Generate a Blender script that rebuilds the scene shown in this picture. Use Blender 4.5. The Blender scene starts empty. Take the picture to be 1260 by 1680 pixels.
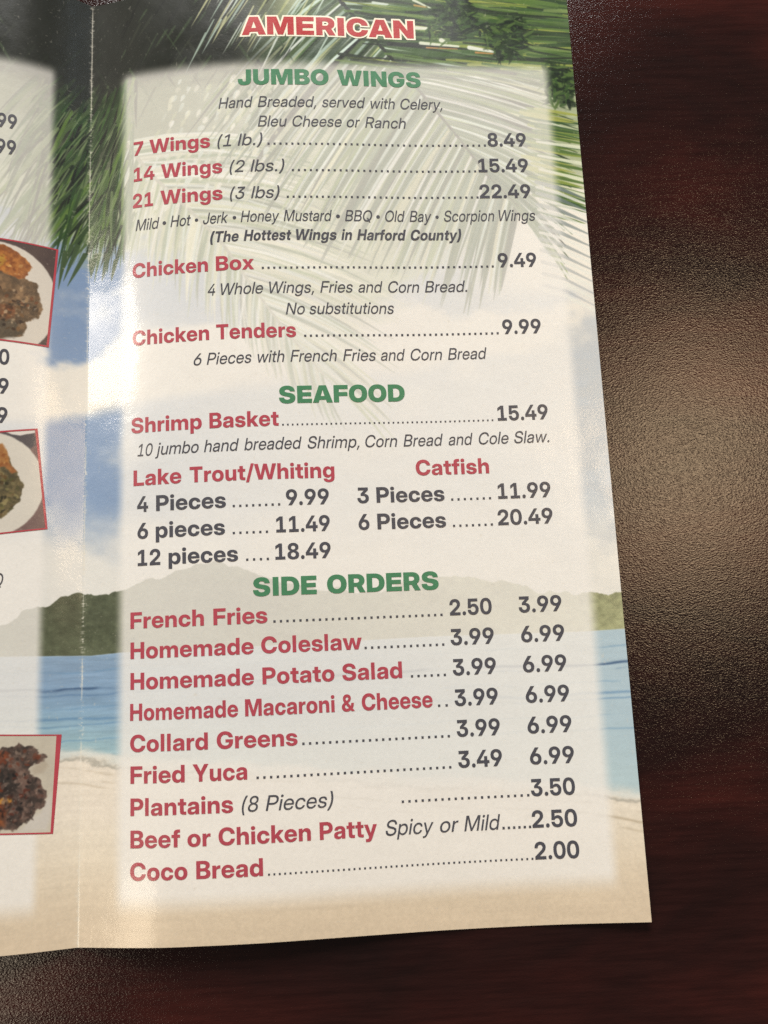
import bpy, math, random
import numpy as np
from mathutils import Vector, Matrix
from mathutils.geometry import delaunay_2d_cdt

scene = bpy.context.scene
COL = scene.collection
MM = 0.001

# ------------------------------------------------------------------ camera
CAM_LOC = (63.835, 58.452, 182.400)
CAM_AXES = [[0.999068, -0.042241, 0.008828], [-0.040275, -0.986176, -0.160734], [0.015496, 0.160229, -0.986958]]
FOCAL_PX = 1352.9

cam_data = bpy.data.cameras.new('camera')
cam = bpy.data.objects.new('camera', cam_data)
COL.objects.link(cam)
rx, ry, rz = CAM_AXES
m = Matrix(((rx[0], -ry[0], -rz[0], CAM_LOC[0]*MM),
            (rx[1], -ry[1], -rz[1], CAM_LOC[1]*MM),
            (rx[2], -ry[2], -rz[2], CAM_LOC[2]*MM), (0, 0, 0, 1)))
cam.matrix_world = m
cam_data.sensor_fit = 'VERTICAL'
cam_data.sensor_height = 36.0
cam_data.lens = FOCAL_PX / 1680.0 * 36.0
cam_data.clip_start = 0.005
cam_data.clip_end = 30.0
cam_data.dof.use_dof = True
scene.cycles.use_denoising = False
cam_data.dof.focus_distance = 0.187
cam_data.dof.aperture_fstop = 26.0
cam_data.dof.aperture_blades = 0
scene.camera = cam

# ------------------------------------------------------------------ light
world = bpy.data.worlds.new('World')
scene.world = world
world.use_nodes = True
bg = world.node_tree.nodes['Background']
bg.inputs[0].default_value = (1.0, 0.96, 0.92, 1)
bg.inputs[1].default_value = 0.07

def lamp(name, direction, dist, radius, power, color):
    """A disk area light seen from the middle of the table in the given direction (z = 1)."""
    d = Vector(direction).normalized()
    c = Vector((0.08, 0.09, 0.0))
    l = bpy.data.lights.new(name, 'AREA')
    l.shape = 'DISK'
    l.size = radius * 2
    l.energy = power
    l.color = color
    o = bpy.data.objects.new(name, l)
    o.location = c + d * dist
    o.rotation_euler = (-d).to_track_quat('-Z', 'Y').to_euler()
    COL.objects.link(o)
    return o

lamp('ceiling_lamp', (0.435, 0.21, 1), 1.5, 0.17, 3.0, (1.0, 0.72, 0.44))
lamp('ceiling_lamp', (-0.66, -0.45, 1), 1.5, 0.12, 1.2, (1.0, 0.82, 0.60))
lamp('ceiling_lamp', (-0.93, 0.52, 1), 1.9, 0.15, 5.4, (1.0, 0.88, 0.72))
lamp('soft_fill', (-0.05, 1.9, 1), 2.3, 0.60, 84.0, (1.0, 0.99, 0.96))  # added soft fill brightening the paper, kept off the table's mirror direction
lamp('window_light', (1.7, 1.35, 1), 2.4, 0.25, 3.0, (0.72, 0.86, 1.0))

scene.view_settings.view_transform = 'Standard'
scene.view_settings.look = 'None'
scene.view_settings.exposure = 0.0
scene.view_settings.gamma = 1.0

# ------------------------------------------------------------------ helpers
def thing(o, label, cat):
    o['label'] = label
    o['category'] = cat

def new_mat(name):
    mt = bpy.data.materials.new(name)
    mt.use_nodes = True
    nt = mt.node_tree
    return mt, nt, nt.nodes['Principled BSDF']

def node(nt, typ, **kw):
    n = nt.nodes.new(typ)
    for k, v in kw.items():
        if k.startswith('i_'):
            n.inputs[k[2:].replace('_', ' ')].default_value = v
        else:
            setattr(n, k, v)
    return n

def lin(c):
    return tuple(((v/255.0)/12.92 if v/255.0 <= 0.04045 else ((v/255.0+0.055)/1.055)**2.4) for v in c)

def mesh_obj(name, verts, faces, mat, parent=None, smooth=True, uvs=None):
    me = bpy.data.meshes.new(name)
    me.from_pydata([tuple(v) for v in verts], [], faces)
    if uvs is not None:
        uv = me.uv_layers.new(name='uv')
        li = np.empty(len(me.loops), dtype=np.int32)
        me.loops.foreach_get('vertex_index', li)
        uv.data.foreach_set('uv', np.asarray(uvs, dtype=np.float32)[li].ravel())
    if smooth:
        me.polygons.foreach_set('use_smooth', [True]*len(me.polygons))
    me.materials.append(mat)
    me.update()
    o = bpy.data.objects.new(name, me)
    COL.objects.link(o)
    if parent is not None:
        o.parent = parent
    return o

# ------------------------------------------------------------------ shape of the opened leaflet
# Height of the paper over the table (mm) across the fold: the fold touches the table,
# both panels bulge beside it. s runs across the panels (fold = 0), t runs up the page.
KNOTS = [-118.5, -85.0, -55.0, -30.0, -14.0, -7.0, -3.0, 0.0, 3.0, 7.0, 12.0, 18.0, 26.0, 38.0, 55.0, 78.0, 100.0, 118.5]
PROFILE_BOTTOM = [0.3, 4.5, 6.6, 5.208, 2.807, 1.56, 0.66, 0.02, 0.496, 1.138, 1.874, 2.541, 2.791, 2.707, 1.591, 0.16, 0.15, 1.387]
PROFILE_TOP = [0.4, 9, 14.5, 12.62, 7.954, 4.2, 1.8, 0.02, 0.606, 1.582, 2.874, 3.976, 5.127, 5.997, 5.372, 3.187, 1.745, 0.012]
W = 118.5
H = 217.68

K = np.array(KNOTS)
def profile(y, xs):
    y = np.asarray(y, float); n = len(K)
    d = np.diff(y)/np.diff(K); ml = np.zeros(n); mr = np.zeros(n)
    for i in range(n):
        if i == 0: ml[i] = mr[i] = d[0]
        elif i == n-1: ml[i] = mr[i] = d[-1]
        elif K[i] == 0: ml[i] = d[i-1]; mr[i] = d[i]
        else:
            w0 = K[i+1]-K[i]; w1 = K[i]-K[i-1]
            ml[i] = mr[i] = (d[i-1]*w0 + d[i]*w1)/(w0+w1)
    i = np.clip(np.searchsorted(K, xs, side='right')-1, 0, n-2)
    h = K[i+1]-K[i]; u = (xs-K[i])/h
    return (2*u**3-3*u**2+1)*y[i] + (u**3-2*u**2+u)*h*mr[i] + (-2*u**3+3*u**2)*y[i+1] + (u**3-u**2)*h*ml[i+1]
GS = np.linspace(K[0], K[-1], 1186)
PROF = []
for prof in (PROFILE_BOTTOM, PROFILE_TOP):
    g = profile(prof, GS)
    # a real fold has a small radius: soften the profile right at the crease
    dx = np.sqrt(np.maximum(np.diff(GS)**2 - np.diff(g)**2, 1e-9))
    X = np.concatenate([[0], np.cumsum(dx)]); X -= np.interp(0, GS, X)
    PROF.append((g, X))
def surf(s, t, lift=0.0):
    s = np.asarray(s, float); t = np.asarray(t, float); v = t/H
    z = np.interp(s, GS, PROF[0][0])*(1-v) + np.interp(s, GS, PROF[1][0])*v
    x = np.interp(s, GS, PROF[0][1])*(1-v) + np.interp(s, GS, PROF[1][1])*v
    if lift:
        e = 0.1
        z1 = np.interp(s+e, GS, PROF[0][0])*(1-v) + np.interp(s+e, GS, PROF[1][0])*v
        z0 = np.interp(s-e, GS, PROF[0][0])*(1-v) + np.interp(s-e, GS, PROF[1][0])*v
        sl = (z1-z0)/(2*e); nn = np.sqrt(1+sl*sl)
        x = x - lift*sl/nn; z = z + lift/nn
    return np.stack([x, t, z+0.22], -1)*MM

# ------------------------------------------------------------------ the printed picture (painted in code, no file)
RES = 7.0
SW = W
NX, NY = int(2*SW*RES), int(H*RES)
rng = np.random.default_rng(7)
def fnoise(nx, ny, cx, cy, octaves=4, seed=0, gain=0.5):
    r = np.random.default_rng(seed); out = np.zeros((ny, nx), np.float32); a = 1.0; tot = 0
    for o in range(octaves):
        gx = max(2, int(nx/cx)+3); gy = max(2, int(ny/cy)+3)
        g = r.random((gy, gx), dtype=np.float32)
        X = np.arange(nx)/cx; Y = np.arange(ny)/cy
        X = np.clip(X, 0, gx-1.001); Y = np.clip(Y, 0, gy-1.001)
        xi = X.astype(int); yi = Y.astype(int); xf = X-xi; yf = Y-yi
        xf = xf*xf*(3-2*xf); yf = yf*yf*(3-2*yf)
        row = g[yi][:, xi]*(1-xf) + g[yi][:, xi+1]*xf
        row2 = g[yi+1][:, xi]*(1-xf) + g[yi+1][:, xi+1]*xf
        out += a*(row*(1-yf)[:, None] + row2*yf[:, None]); tot += a
        a *= gain; cx = max(cx/2, 1.01); cy = max(cy/2, 1.01)
    return out/tot
Sg = (np.arange(NX)+.5)/RES - SW
Tg = (np.arange(NY)+.5)/RES
SS, TT = np.meshgrid(Sg.astype(np.float32), Tg.astype(np.float32))
def sm(a, b, x):
    u = np.clip((x-a)/(b-a), 0, 1); return u*u*(3-2*u)
def mix(img, col, a):
    c = np.asarray(col, np.float32)
    if c.ndim == 1: c = c/1.0
    img[...] = img*(1-a[..., None]) + c*a[..., None]
n1 = fnoise(NX, NY, 90, 60, 5, 1)
n2 = fnoise(NX, NY, 30, 12, 4, 2)
n3 = fnoise(NX, NY, 120, 6, 3, 3)
n4 = fnoise(NX, NY, 8, 8, 3, 4)
nf = fnoise(NX, NY, 3, 3, 2, 5)
img = np.zeros((NY, NX, 3), np.float32)
# sky with clouds
f = sm(9, 60, SS)[..., None]
img[...] = np.array([132, 156, 188.])*(1-f) + np.array([198, 206, 212.])*f
up = sm(105, 160, TT)[..., None]
img[...] = img*(1-up*.5) + np.array([128, 150, 184.])*up*.5
c1 = np.clip(1-np.abs(TT-(120+0.10*SS+10*(n1-.5)))/9, 0, 1)          # bank of cloud halfway up
mix(img, (238, 232, 220), sm(.0, .45, c1+(n1-.5)*.7)*.95)
c2 = sm(94, 76, TT + (n1-.5)*20 + 0.02*SS)
mix(img, (236, 232, 222), c2*.9)
c3 = sm(95, 112, SS)*sm(60, 95, TT)*(1-sm(150, 170, TT))
mix(img, (196, 200, 202), c3*sm(.35, .6, n1)*.9)
c5 = sm(80, 105, SS)*sm(132, 142, TT)*(1-sm(165, 175, TT))
mix(img, (244, 238, 224), c5*.95)
# hills
def polyheight(pts, s):
    p = sorted(pts); return np.interp(s, [q[0] for q in p], [q[1] for q in p])
ridge = polyheight([(-118, 62), (-70, 66), (-40, 64), (-16.9, 65.7), (-12.2, 68.8), (-7.9, 69.9), (-4.2, 71.7), (1.8, 72.1), (9.0, 72.1),
    (14.6, 73.9), (21.5, 76.2), (26.8, 77.4), (30.8, 77.5), (34.8, 76.8), (38.1, 75.1), (45.2, 72.1), (54.4, 70.9), (62.3, 70.1), (65.6, 69.2),
    (70.4, 71.2), (75.8, 72.3), (81.9, 73.0), (88.0, 72.1), (96.0, 70.0), (102.6, 68.7), (110.6, 67.8), (117.6, 67.4)], Sg)
ridge = ridge + (fnoise(NX, 1, 26, 1, 4, 9)[0]-.5)*2.6
shore = polyheight([(-118, 52), (-16.7, 59.6), (2.0, 59.0), (9.1, 59.4), (41.0, 59.5), (75.2, 60.0), (109.9, 59.7), (117.3, 59.9)], Sg)
hm = sm(-.12, .12, ridge[None, :]-TT)*sm(-.1, .1, TT-shore[None, :])
g = sm(20, 110, SS)[..., None]
n6 = fnoise(NX, NY, 11, 7, 4, 16, .75)
hc = (np.array([88, 94, 74.])*(1-g) + np.array([160, 162, 124.])*g) * (0.66+.30*n1+.18*(n4-.5)+.34*n6)[..., None]
img[...] = img*(1-hm[..., None]) + hc*hm[..., None]
# a lighter notch with cloud in the middle of the hills
# water
beach = polyheight([(-118, 30), (-16.2, 39.8), (-1.7, 38.5), (9.3, 36.4), (48.0, 32.9), (73.6, 29.6), (107.2, 26.4), (117.9, 24.4)], Sg)
wm = sm(-.1, .1, shore[None, :]-TT)
d = sm(0, 1, (shore[None, :]-TT)/np.maximum(shore-beach, 1)[None, :])
wc = np.stack([114+26*(1-d)+44*d*d, 152+14*(1-d)+36*d*d, 192+4*d], -1)
n5 = fnoise(NX, NY, 34, 3.2, 3, 15, .7)
wc = wc*(0.88+.12*n3+.06*(n2-.5)+.13*n5)[..., None]
wg = sm(30, 112, SS)[..., None]
wc = wc*(1-wg*.75) + np.array([192, 210, 214.])*wg*.75
img[...] = img*(1-wm[..., None]) + wc*wm[..., None]
for (dt, amp, colr, th) in ((7.0, .9, (70, 96, 130), .32), (8.2, .5, (86, 120, 160), .2), (13.5, .5, (84, 126, 168), .3), (14.6, .45, (84, 126, 168), .2), (18, .4, (96, 140, 178), .18), (21, .35, (96, 140, 178), .2), (11, .3, (96, 140, 178), .2), (3.5, .35, (96, 140, 178), .2)):
    line = shore - dt + (fnoise(NX, 1, 60, 1, 3, int(dt*10))[0]-.5)*1.1
    mm_ = np.exp(-((TT-line[None, :])/th)**2)*amp*sm(.32, .55, fnoise(NX, NY, 70, 9, 3, int(dt*7)))
    mix(img, colr, mm_)
# surf and sand
sd = sm(-2.4, 1.4, (beach[None, :]+3*(n2-.5))-TT)
sc_ = np.stack([236-sm(26, 0, TT)*16, 226-sm(26, 0, TT)*24, 210-sm(28, 0, TT)*34], -1)*(0.95+.05*n3+.03*nf+.03*(n4-.5))[..., None]
img[...] = img*(1-sd[..., None]) + sc_*sd[..., None]
foam = np.exp(-((TT-beach[None, :]-.4-1.6*(n2-.5))/.7)**2)*.6
mix(img, (232, 232, 224), foam)
edge = np.exp(-((TT-beach[None, :]+1.0-2.0*(n2-.5)-1.2*(n4-.5))/.38)**2)*.55*sm(.3, .6, n1+.2*n3); mix(img, (150, 148, 138), edge)
for dt, am in ((2.0, .5), (4.6, .45), (6.0, .25)):
    l2 = beach - dt + (fnoise(NX, 1, 120, 1, 3, int(50+dt))[0]-.5)*2
    mix(img, (158, 142, 116), np.exp(-((TT-l2[None, :])/.28)**2)*am*sm(.35, .6, fnoise(NX, NY, 60, 8, 3, int(80+dt))))

# palms
def blend_poly(pts, hw, col, alpha=1.0, soft=.8):
    """tapered stroke along a polyline; pts in mm, hw = half width (mm) at every point"""
    P = [((q[0]+SW)*RES, q[1]*RES) for q in pts]; Hh = [h*RES for h in hw]
    mx = max(Hh)+2
    x0 = int(max(min(q[0] for q in P)-mx, 0)); x1 = int(min(max(q[0] for q in P)+mx+1, NX))
    y0 = int(max(min(q[1] for q in P)-mx, 0)); y1 = int(min(max(q[1] for q in P)+mx+1, NY))
    if x1 <= x0 or y1 <= y0: return
    X = np.arange(x0, x1, dtype=np.float32)[None, :]+.5; Y = np.arange(y0, y1, dtype=np.float32)[:, None]+.5
    A = np.zeros((y1-y0, x1-x0), np.float32)
    for (a, b, ha, hb) in zip(P, P[1:], Hh, Hh[1:]):
        dx, dy = b[0]-a[0], b[1]-a[1]; L2 = dx*dx+dy*dy+1e-6
        u = np.clip(((X-a[0])*dx+(Y-a[1])*dy)/L2, 0, 1)
        dd = np.sqrt((X-a[0]-u*dx)**2+(Y-a[1]-u*dy)**2)
        A = np.maximum(A, np.clip((ha+(hb-ha)*u-dd)/soft+.5, 0, 1))
    A = (A*alpha)[..., None]
    sub = img[y0:y1, x0:x1]
    img[y0:y1, x0:x1] = sub*(1-A)+np.asarray(col, np.float32)*A
R = random.Random(11)
def leaflet(base, ang, length, hw, col, bend=0.0, alpha=1.0, soft=.9):
    pts = []; x, y = base; a = ang; n = 4
    for i in range(n+1):
        pts.append((x, y)); x += math.cos(a)*length/n; y += math.sin(a)*length/n; a += bend/n
    w = [hw*.75, hw, hw*.85, hw*.55, hw*.08]
    blend_poly(pts, w, col, alpha, soft)
def frond(rachis, left, right, spacing, greens, rw=.45, hw=.6, rcol=(60, 62, 52), alpha=1.0, soft=.9, jitter=.06):
    """left/right: list of (u, angle degrees, length mm, bend)"""
    P = np.array(rachis, float); seg = np.sqrt((np.diff(P, axis=0)**2).sum(1)); L = np.concatenate([[0], np.cumsum(seg)])
    n = int(L[-1]/spacing)
    for i in range(n):
        u = (i+R.random()*.4)/n
        bx = np.interp(u*L[-1], L, P[:, 0]); by = np.interp(u*L[-1], L, P[:, 1])
        for side in (left, right):
            if not side: continue
            us = [q[0] for q in side]
            ang = math.radians(np.interp(u, us, [q[1] for q in side]))+R.gauss(0, jitter)
            ln = np.interp(u, us, [q[2] for q in side])*R.uniform(.82, 1.1)
            bd = math.radians(np.interp(u, us, [q[3] for q in side]))
            c = np.array(R.choice(greens), float)*R.uniform(.85, 1.12)
            leaflet((bx, by), ang, ln, hw*R.uniform(.7, 1.2), c, bd, alpha, soft)
    blend_poly([tuple(q) for q in P], list(np.linspace(rw, rw*.4, len(P))), rcol, alpha)

DARK = [(44, 52, 42), (52, 64, 48), (38, 42, 38), (62, 80, 54)]
MID = [(70, 98, 56), (96, 122, 64), (52, 74, 46), (120, 142, 84), (46, 60, 42)]
LITE = [(176, 184, 132), (204, 206, 160), (150, 164, 110), (222, 222, 188), (226, 228, 206)]
PALE = [(206, 224, 214), (228, 236, 230), (182, 204, 190)]
# tone behind the fronds
canopy_low = polyheight([(-118, 178), (-60, 172), (-19.7, 161.6), (-11.9, 156.6), (-6.5, 154.2), (0.5, 151.8), (7.6, 153.1), (17.5, 149.5), (27.6, 145.6), (37.3, 139.2), (46.8, 131.6),
    (59.1, 127.2), (70.6, 135.9), (82.6, 147.8), (94.5, 153.7), (106.7, 161.3), (119.0, 166.0)], Sg)
cm = sm(-5, 6, TT-canopy_low[None, :] + (n2-.5)*10)
tone = np.array([168, 176, 128.])*(0.8+.4*n2[..., None])
img[...] = img*(1-.8*cm[..., None]) + tone*.8*cm[..., None]
ul = sm(60, 20, SS)*sm(165, 185, TT + (n1-.5)*14 + sm(0, 60, SS)*4)
mix(img, (88, 98, 74), ul*.75)
# lower palm, chevrons through the middle of the page
frond([(9.0, 179.2), (16.0, 169.5), (24.9, 160.1), (32.6, 151.2), (40.1, 139.1), (46.7, 129.5), (54.7, 119.3)],
      [(0, -112, 24, 10), (.5, -98, 20, 12), (1, -80, 14, 16)], [(0, 2, 46, -22), (.5, -14, 40, -20), (1, -40, 22, -16)], .95,
      MID+LITE, hw=.5, rcol=(120, 124, 96), soft=2.2, alpha=.85)
frond([(9.0, 179.2), (16.0, 169.5), (24.9, 160.1), (32.6, 151.2), (40.1, 139.1), (46.7, 129.5), (54.7, 119.3)],
      [(0, -116, 20, 10), (.5, -100, 17, 12), (1, -84, 10, 16)], [(0, 0, 44, -22), (.5, -16, 36, -20), (1, -42, 18, -16)], 2.1,
      PALE, hw=.28, rcol=(150, 150, 126), soft=2.2, alpha=.8)
# big upper palm, its rib running from the top edge down to the right
RB = [(60.2, 218.4), (62.2, 212.7), (67.8, 205.6), (73.5, 198.6), (81.8, 187.5), (88.7, 177.9), (95.4, 167.6), (102.2, 159.8)]
frond(RB, [(0, -140, 48, 14), (.3, -128, 52, 10), (.65, -122, 42, 8), (1, -104, 26, 4)],
      [(0, 4, 60, -12), (.3, -6, 46, -10), (.65, -16, 30, -14), (1, -58, 20, -10)], .75, MID+DARK+MID+LITE[:2], hw=.8, soft=1.4, alpha=.92, jitter=.03)
frond(RB, [(0, -141, 46, 14), (.3, -129, 50, 10), (.65, -123, 40, 8), (1, -105, 24, 4)],
      [(0, 3, 46, -12), (.3, -8, 40, -10), (.65, -18, 30, -14), (1, -60, 19, -10)], 1.9, PALE, hw=.42, soft=1.6, alpha=.9, jitter=.02)
frond(RB, [(0, -140, 40, 14), (.3, -128, 44, 10), (.65, -122, 36, 8), (1, -104, 24, 4)],
      [(0, 3, 40, -12), (.3, -8, 34, -10), (.65, -18, 24, -14), (1, -60, 16, -10)], 2.3, [(96, 108, 80), (70, 84, 60)], hw=.22, rw=.6, rcol=(44, 46, 42), soft=1.2, alpha=.8, jitter=.02)
frond(RB, [(0, -140, 44, 14), (.3, -128, 48, 10), (.65, -122, 38, 8), (1, -104, 24, 4)],
      [(0, 3, 50, -12), (.3, -8, 40, -10), (.65, -18, 26, -14), (1, -60, 16, -10)], 3.1, [(52, 72, 50), (64, 86, 56), (84, 104, 70)], hw=.75, rw=.3, rcol=(44, 46, 42), soft=1.8, alpha=.8, jitter=.02)
# lattice of light gaps upper left
for i in range(260):
    s0 = R.uniform(12, 42); t0 = R.uniform(160, 193)
    for k in range(1):
        q = (round(s0/2.6)*2.6+(t0-170)*.45, round(t0/2.1)*2.1)
        leaflet(q, math.radians(-118), R.uniform(.8, 2.6), R.uniform(.25, .6), R.choice(LITE+PALE), 0, R.uniform(.35, .9), 1.6)
# near-black mass of leaves in the top left corner
bl = sm(52, 34, SS)*sm(190, 197, TT + (n2-.5)*6 + sm(0, 40, SS)*-1)
bl = np.maximum(bl, sm(9.5, 6.5, SS)*sm(-14, -9, SS)*sm(158, 190, TT+(n2-.5)*20)*.9)
mix(img, (40, 42, 38), bl*.95)
for i in range(140):
    q = (R.uniform(-30, 50), R.uniform(192, 222)); leaflet(q, math.radians(R.choice([-118, -60, -125])), R.uniform(3, 10), R.uniform(.15, .4), R.choice([(58, 62, 52), (70, 84, 62), (34, 36, 34)]), 0, .7, 1.6)
for i in range(46):
    q = (R.uniform(28, 60), R.uniform(204, 222)); leaflet(q, math.radians(-120+R.uniform(-5, 5)), R.uniform(5, 14), R.uniform(.12, .3), R.choice(PALE+LITE[:2]), 0, .8, 1.2)
# top right: level streaks of green, orange glints, white gaps, black leaf clumps
mix(img, (66, 92, 48), sm(72, 80, SS)*sm(196, 200, TT)*.8)
for i in range(330):
    q = (R.uniform(60, 118), R.uniform(194, 224)); c = R.choice(MID+DARK+[(134, 150, 70), (150, 160, 80), (92, 120, 60)])
    leaflet(q, math.radians(R.uniform(-9, 3)), R.uniform(8, 26), R.uniform(.15, .55), c, math.radians(-5), .85, 1.2)
for (a, b, hw_, c) in (((79.8, 206.6), (86.8, 206.2), .5, (226, 230, 214)), ((81.1, 202.5), (90.3, 201.7), .45, (220, 226, 206)), ((93.0, 201.4), (98.7, 200.4), .55, (228, 232, 220)), ((69.9, 213.0), (73.5, 212.7), .35, (210, 222, 210)), ((79.9, 214.1), (84.0, 212.0), .35, (214, 222, 200)), ((86.2, 203.3), (87.3, 202.9), .6, (226, 230, 214)), ((82.5, 201.3), (90.0, 201.0), .2, (190, 140, 84)), ((94.5, 200.1), (99.0, 199.8), .25, (190, 140, 84)), ((80.1, 212.7), (83.1, 212.2), .3, (180, 150, 84))):
    blend_poly([a, b], [hw_, hw_*.6], c, .95, 1.4)
def blob(pts, col, rough=.8, alpha=.95, seed=0, soft=.35, tex=None):
    """filled ragged patch; pts in mm"""
    xs = [q[0] for q in pts]; ys = [q[1] for q in pts]
    x0 = int(max((min(xs)-2+SW)*RES, 0)); x1 = int(min((max(xs)+2+SW)*RES, NX)); y0 = int(max((min(ys)-2)*RES, 0)); y1 = int(min((max(ys)+2)*RES, NY))
    if x1 <= x0 or y1 <= y0: return
    w, h = x1-x0, y1-y0
    X = (np.arange(x0, x1)+.5)/RES-SW; Y = (np.arange(y0, y1)+.5)/RES
    X, Y = np.meshgrid(X, Y)
    X = X+(fnoise(w, h, 9, 9, 3, seed+1)-.5)*2*rough; Y = Y+(fnoise(w, h, 9, 9, 3, seed+2)-.5)*2*rough
    inside = np.zeros((h, w), bool); dm = np.full((h, w), 1e9)
    n = len(pts)
    for i in range(n):
        (ax, ay), (bx, by) = pts[i], pts[(i+1) % n]
        if ay != by:
            c = ((ay > Y) != (by > Y)) & (X < (bx-ax)*(Y-ay)/(by-ay)+ax); inside ^= c
        L2 = (bx-ax)**2+(by-ay)**2+1e-9; u = np.clip(((X-ax)*(bx-ax)+(Y-ay)*(by-ay))/L2, 0, 1)
        dm = np.minimum(dm, np.hypot(X-ax-u*(bx-ax), Y-ay-u*(by-ay)))
    sd_ = np.where(inside, dm, -dm)
    A = (np.clip(sd_/soft+.5, 0, 1)*alpha)[..., None]
    c = np.asarray(col, float)[None, None, :]*np.ones((h, w, 1))
    if tex:
        k = fnoise(w, h, tex[0]*RES, tex[0]*RES, 4, seed+5, .65); k = np.clip((k-.5)*tex[1]+.5, 0, 1)[..., None]
        c = c*(1-k)+np.asarray(tex[2], float)*k
    sub = img[y0:y1, x0:x1]; img[y0:y1, x0:x1] = sub*(1-A)+c*A
for k, (pts) in enumerate(([(83.1, 212.8), (88.5, 213.7), (92.8, 211.0), (96.5, 208.0), (94.0, 204.7), (89.8, 203.3), (86.0, 204.6), (87.7, 207.9), (83.7, 209.5)],
        [(96.3, 206.0), (100.3, 208.5), (105.7, 209.3), (109.0, 207.8), (104.9, 206.3), (102.0, 203.8), (99.2, 199.5), (97.6, 201.7)],
        [(99.0, 204.8), (103.8, 204.6), (105.1, 200.9), (102.7, 198.9), (99.2, 199.1)], [(111.0, 197.8), (116.3, 196.9), (119.0, 194.0), (118.3, 186.0), (115.4, 185.7), (112.6, 188.6), (110.7, 193.5)],
        [(87.5, 214.6), (90.8, 215.3), (92.2, 212.6), (89.7, 211.6)])):
    blob(pts, (36, 48, 34), 2.6, .85, 20+k, 1.2, (1.0, 3, (60, 82, 46)))
    cx_ = sum(q[0] for q in pts)/len(pts); cy_ = sum(q[1] for q in pts)/len(pts); rx_ = (max(q[0] for q in pts)-min(q[0] for q in pts))/2; ry_ = (max(q[1] for q in pts)-min(q[1] for q in pts))/2
    for i in range(90):
        a_ = R.uniform(0, 6.28); q_ = math.sqrt(R.random())
        leaflet((cx_+math.cos(a_)*rx_*q_*.95, cy_+math.sin(a_)*ry_*q_*.95), math.radians(R.choice([-8, -14, -160, -60, 20, -100])+R.gauss(0, 14)), R.uniform(1.2, 4.2), R.uniform(.2, .55),
                R.choice([(34, 46, 32), (44, 60, 38), (28, 38, 30), (62, 88, 48), (84, 108, 58)]), R.uniform(-.6, .6), .85, 1.2)
# right margin: green and yellow strokes, then the blue-white tips
for i in range(70):
    t0 = R.uniform(158, 186); leaflet((R.uniform(104, 110), t0), math.radians(-9-(186-t0)*.3), R.uniform(8, 15), R.uniform(.25, .6), R.choice([(96, 122, 56), (128, 146, 66), (70, 98, 56), (160, 166, 84), (86, 112, 60), (58, 84, 52)]), 0, .9, 1.2)
for k in range(4):
    blend_poly([(108, 176.5-k*3.6), (118.5, 175.0-k*4.2)], [.28, .5], (222, 226, 200), .9, 1.4)
for k in range(10):
    t0 = 164.5-k*2.9; blend_poly([(107, t0+1.5), (112, t0), (118.5, t0-2.9-.10*k)], [.5, .62-.03*k, .18], (108+k*6, 122+k*5, 118+k*6), .9-k*.05, 1.6)
    blend_poly([(107, t0+.2), (112, t0-1.3), (118.5, t0-4.2-.10*k)], [.35, .45, .3], (232, 232, 222), .8, 1.6)
# fold margin: dark green leaflets hanging in front of the sky
for i in range(330):
    s0 = R.uniform(-13, 12); top = R.uniform(157, 196); ln = R.uniform(10, 24)
    if top-ln < 147+abs(s0+1)*.25: ln = max(4, top-R.uniform(143, 156)+(-s0*.12))
    leaflet((s0, top), math.radians(R.choice([-122, -112, -128, -104])+(12 if s0 > 5 else 0)), ln, R.uniform(.2, .55), R.choice(MID[:3]+DARK+[(84, 104, 66), (104, 122, 84)]), math.radians(6), .92, 1.0)
for i in range(60):
    leaflet((R.uniform(-13, 10), R.uniform(158, 190)), math.radians(R.choice([-122, -115])), R.uniform(4, 12), R.uniform(.08, .2), (128, 146, 104), 0, .7, 1.0)
for (a, b) in (((-5.4, 151.4), (-6.7, 142.2)), ((-2.6, 153.5), (-5.6, 144.4)), ((-0.9, 151.7), (-4.7, 143.3)), ((0.6, 150.3), (0.6, 146.0)), ((1.8, 151.6), (0.9, 146.9)), ((4.6, 151.2), (3.4, 145.0)), ((6.8, 149.4), (5.8, 144.7)), ((-4.0, 153.2), (-6.3, 145.3))):
    blend_poly([a, ((a[0]+b[0])/2, (a[1]+b[1])/2), b], [.55, .42, .05], (70, 88, 60), .95, 1.0)
bl2 = sm(-20, -16, SS)*sm(9.0, 6.5, SS)*sm(186, 197, TT+(n2-.5)*8); mix(img, (46, 48, 44), bl2*.8)

# whitened boxes behind the text
def box(s0, s1, t0, t1, soft, a, soft_t=None):
    soft_t = soft_t or soft
    return sm(-soft, soft, SS-s0)*sm(-soft, soft, s1-SS)*sm(-soft_t, soft_t, TT-t0)*sm(-soft_t, soft_t, t1-TT)*a
aB = .83 - .11*sm(115, 160, TT) + .05*sm(60, 12, TT)
bR = sm(-1.5, 1.5, SS-8.6)*sm(-1.5, 1.5, 112.0-SS-0.008*(108-TT)*0)*sm(-2.6, 2.6, TT-8.0)*sm(-1.8, 1.8, 196.6-TT)
mix(img, (240, 237, 231), bR*aB)
bL = sm(-1.2, 1.2, -8.6-SS)*sm(-1.1, 1.1, SS+111)*sm(-2.6, 2.6, TT-8.0)*sm(-1.8, 1.8, 196.6-TT)
mix(img, (240, 237, 231), bL*aB)

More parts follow.
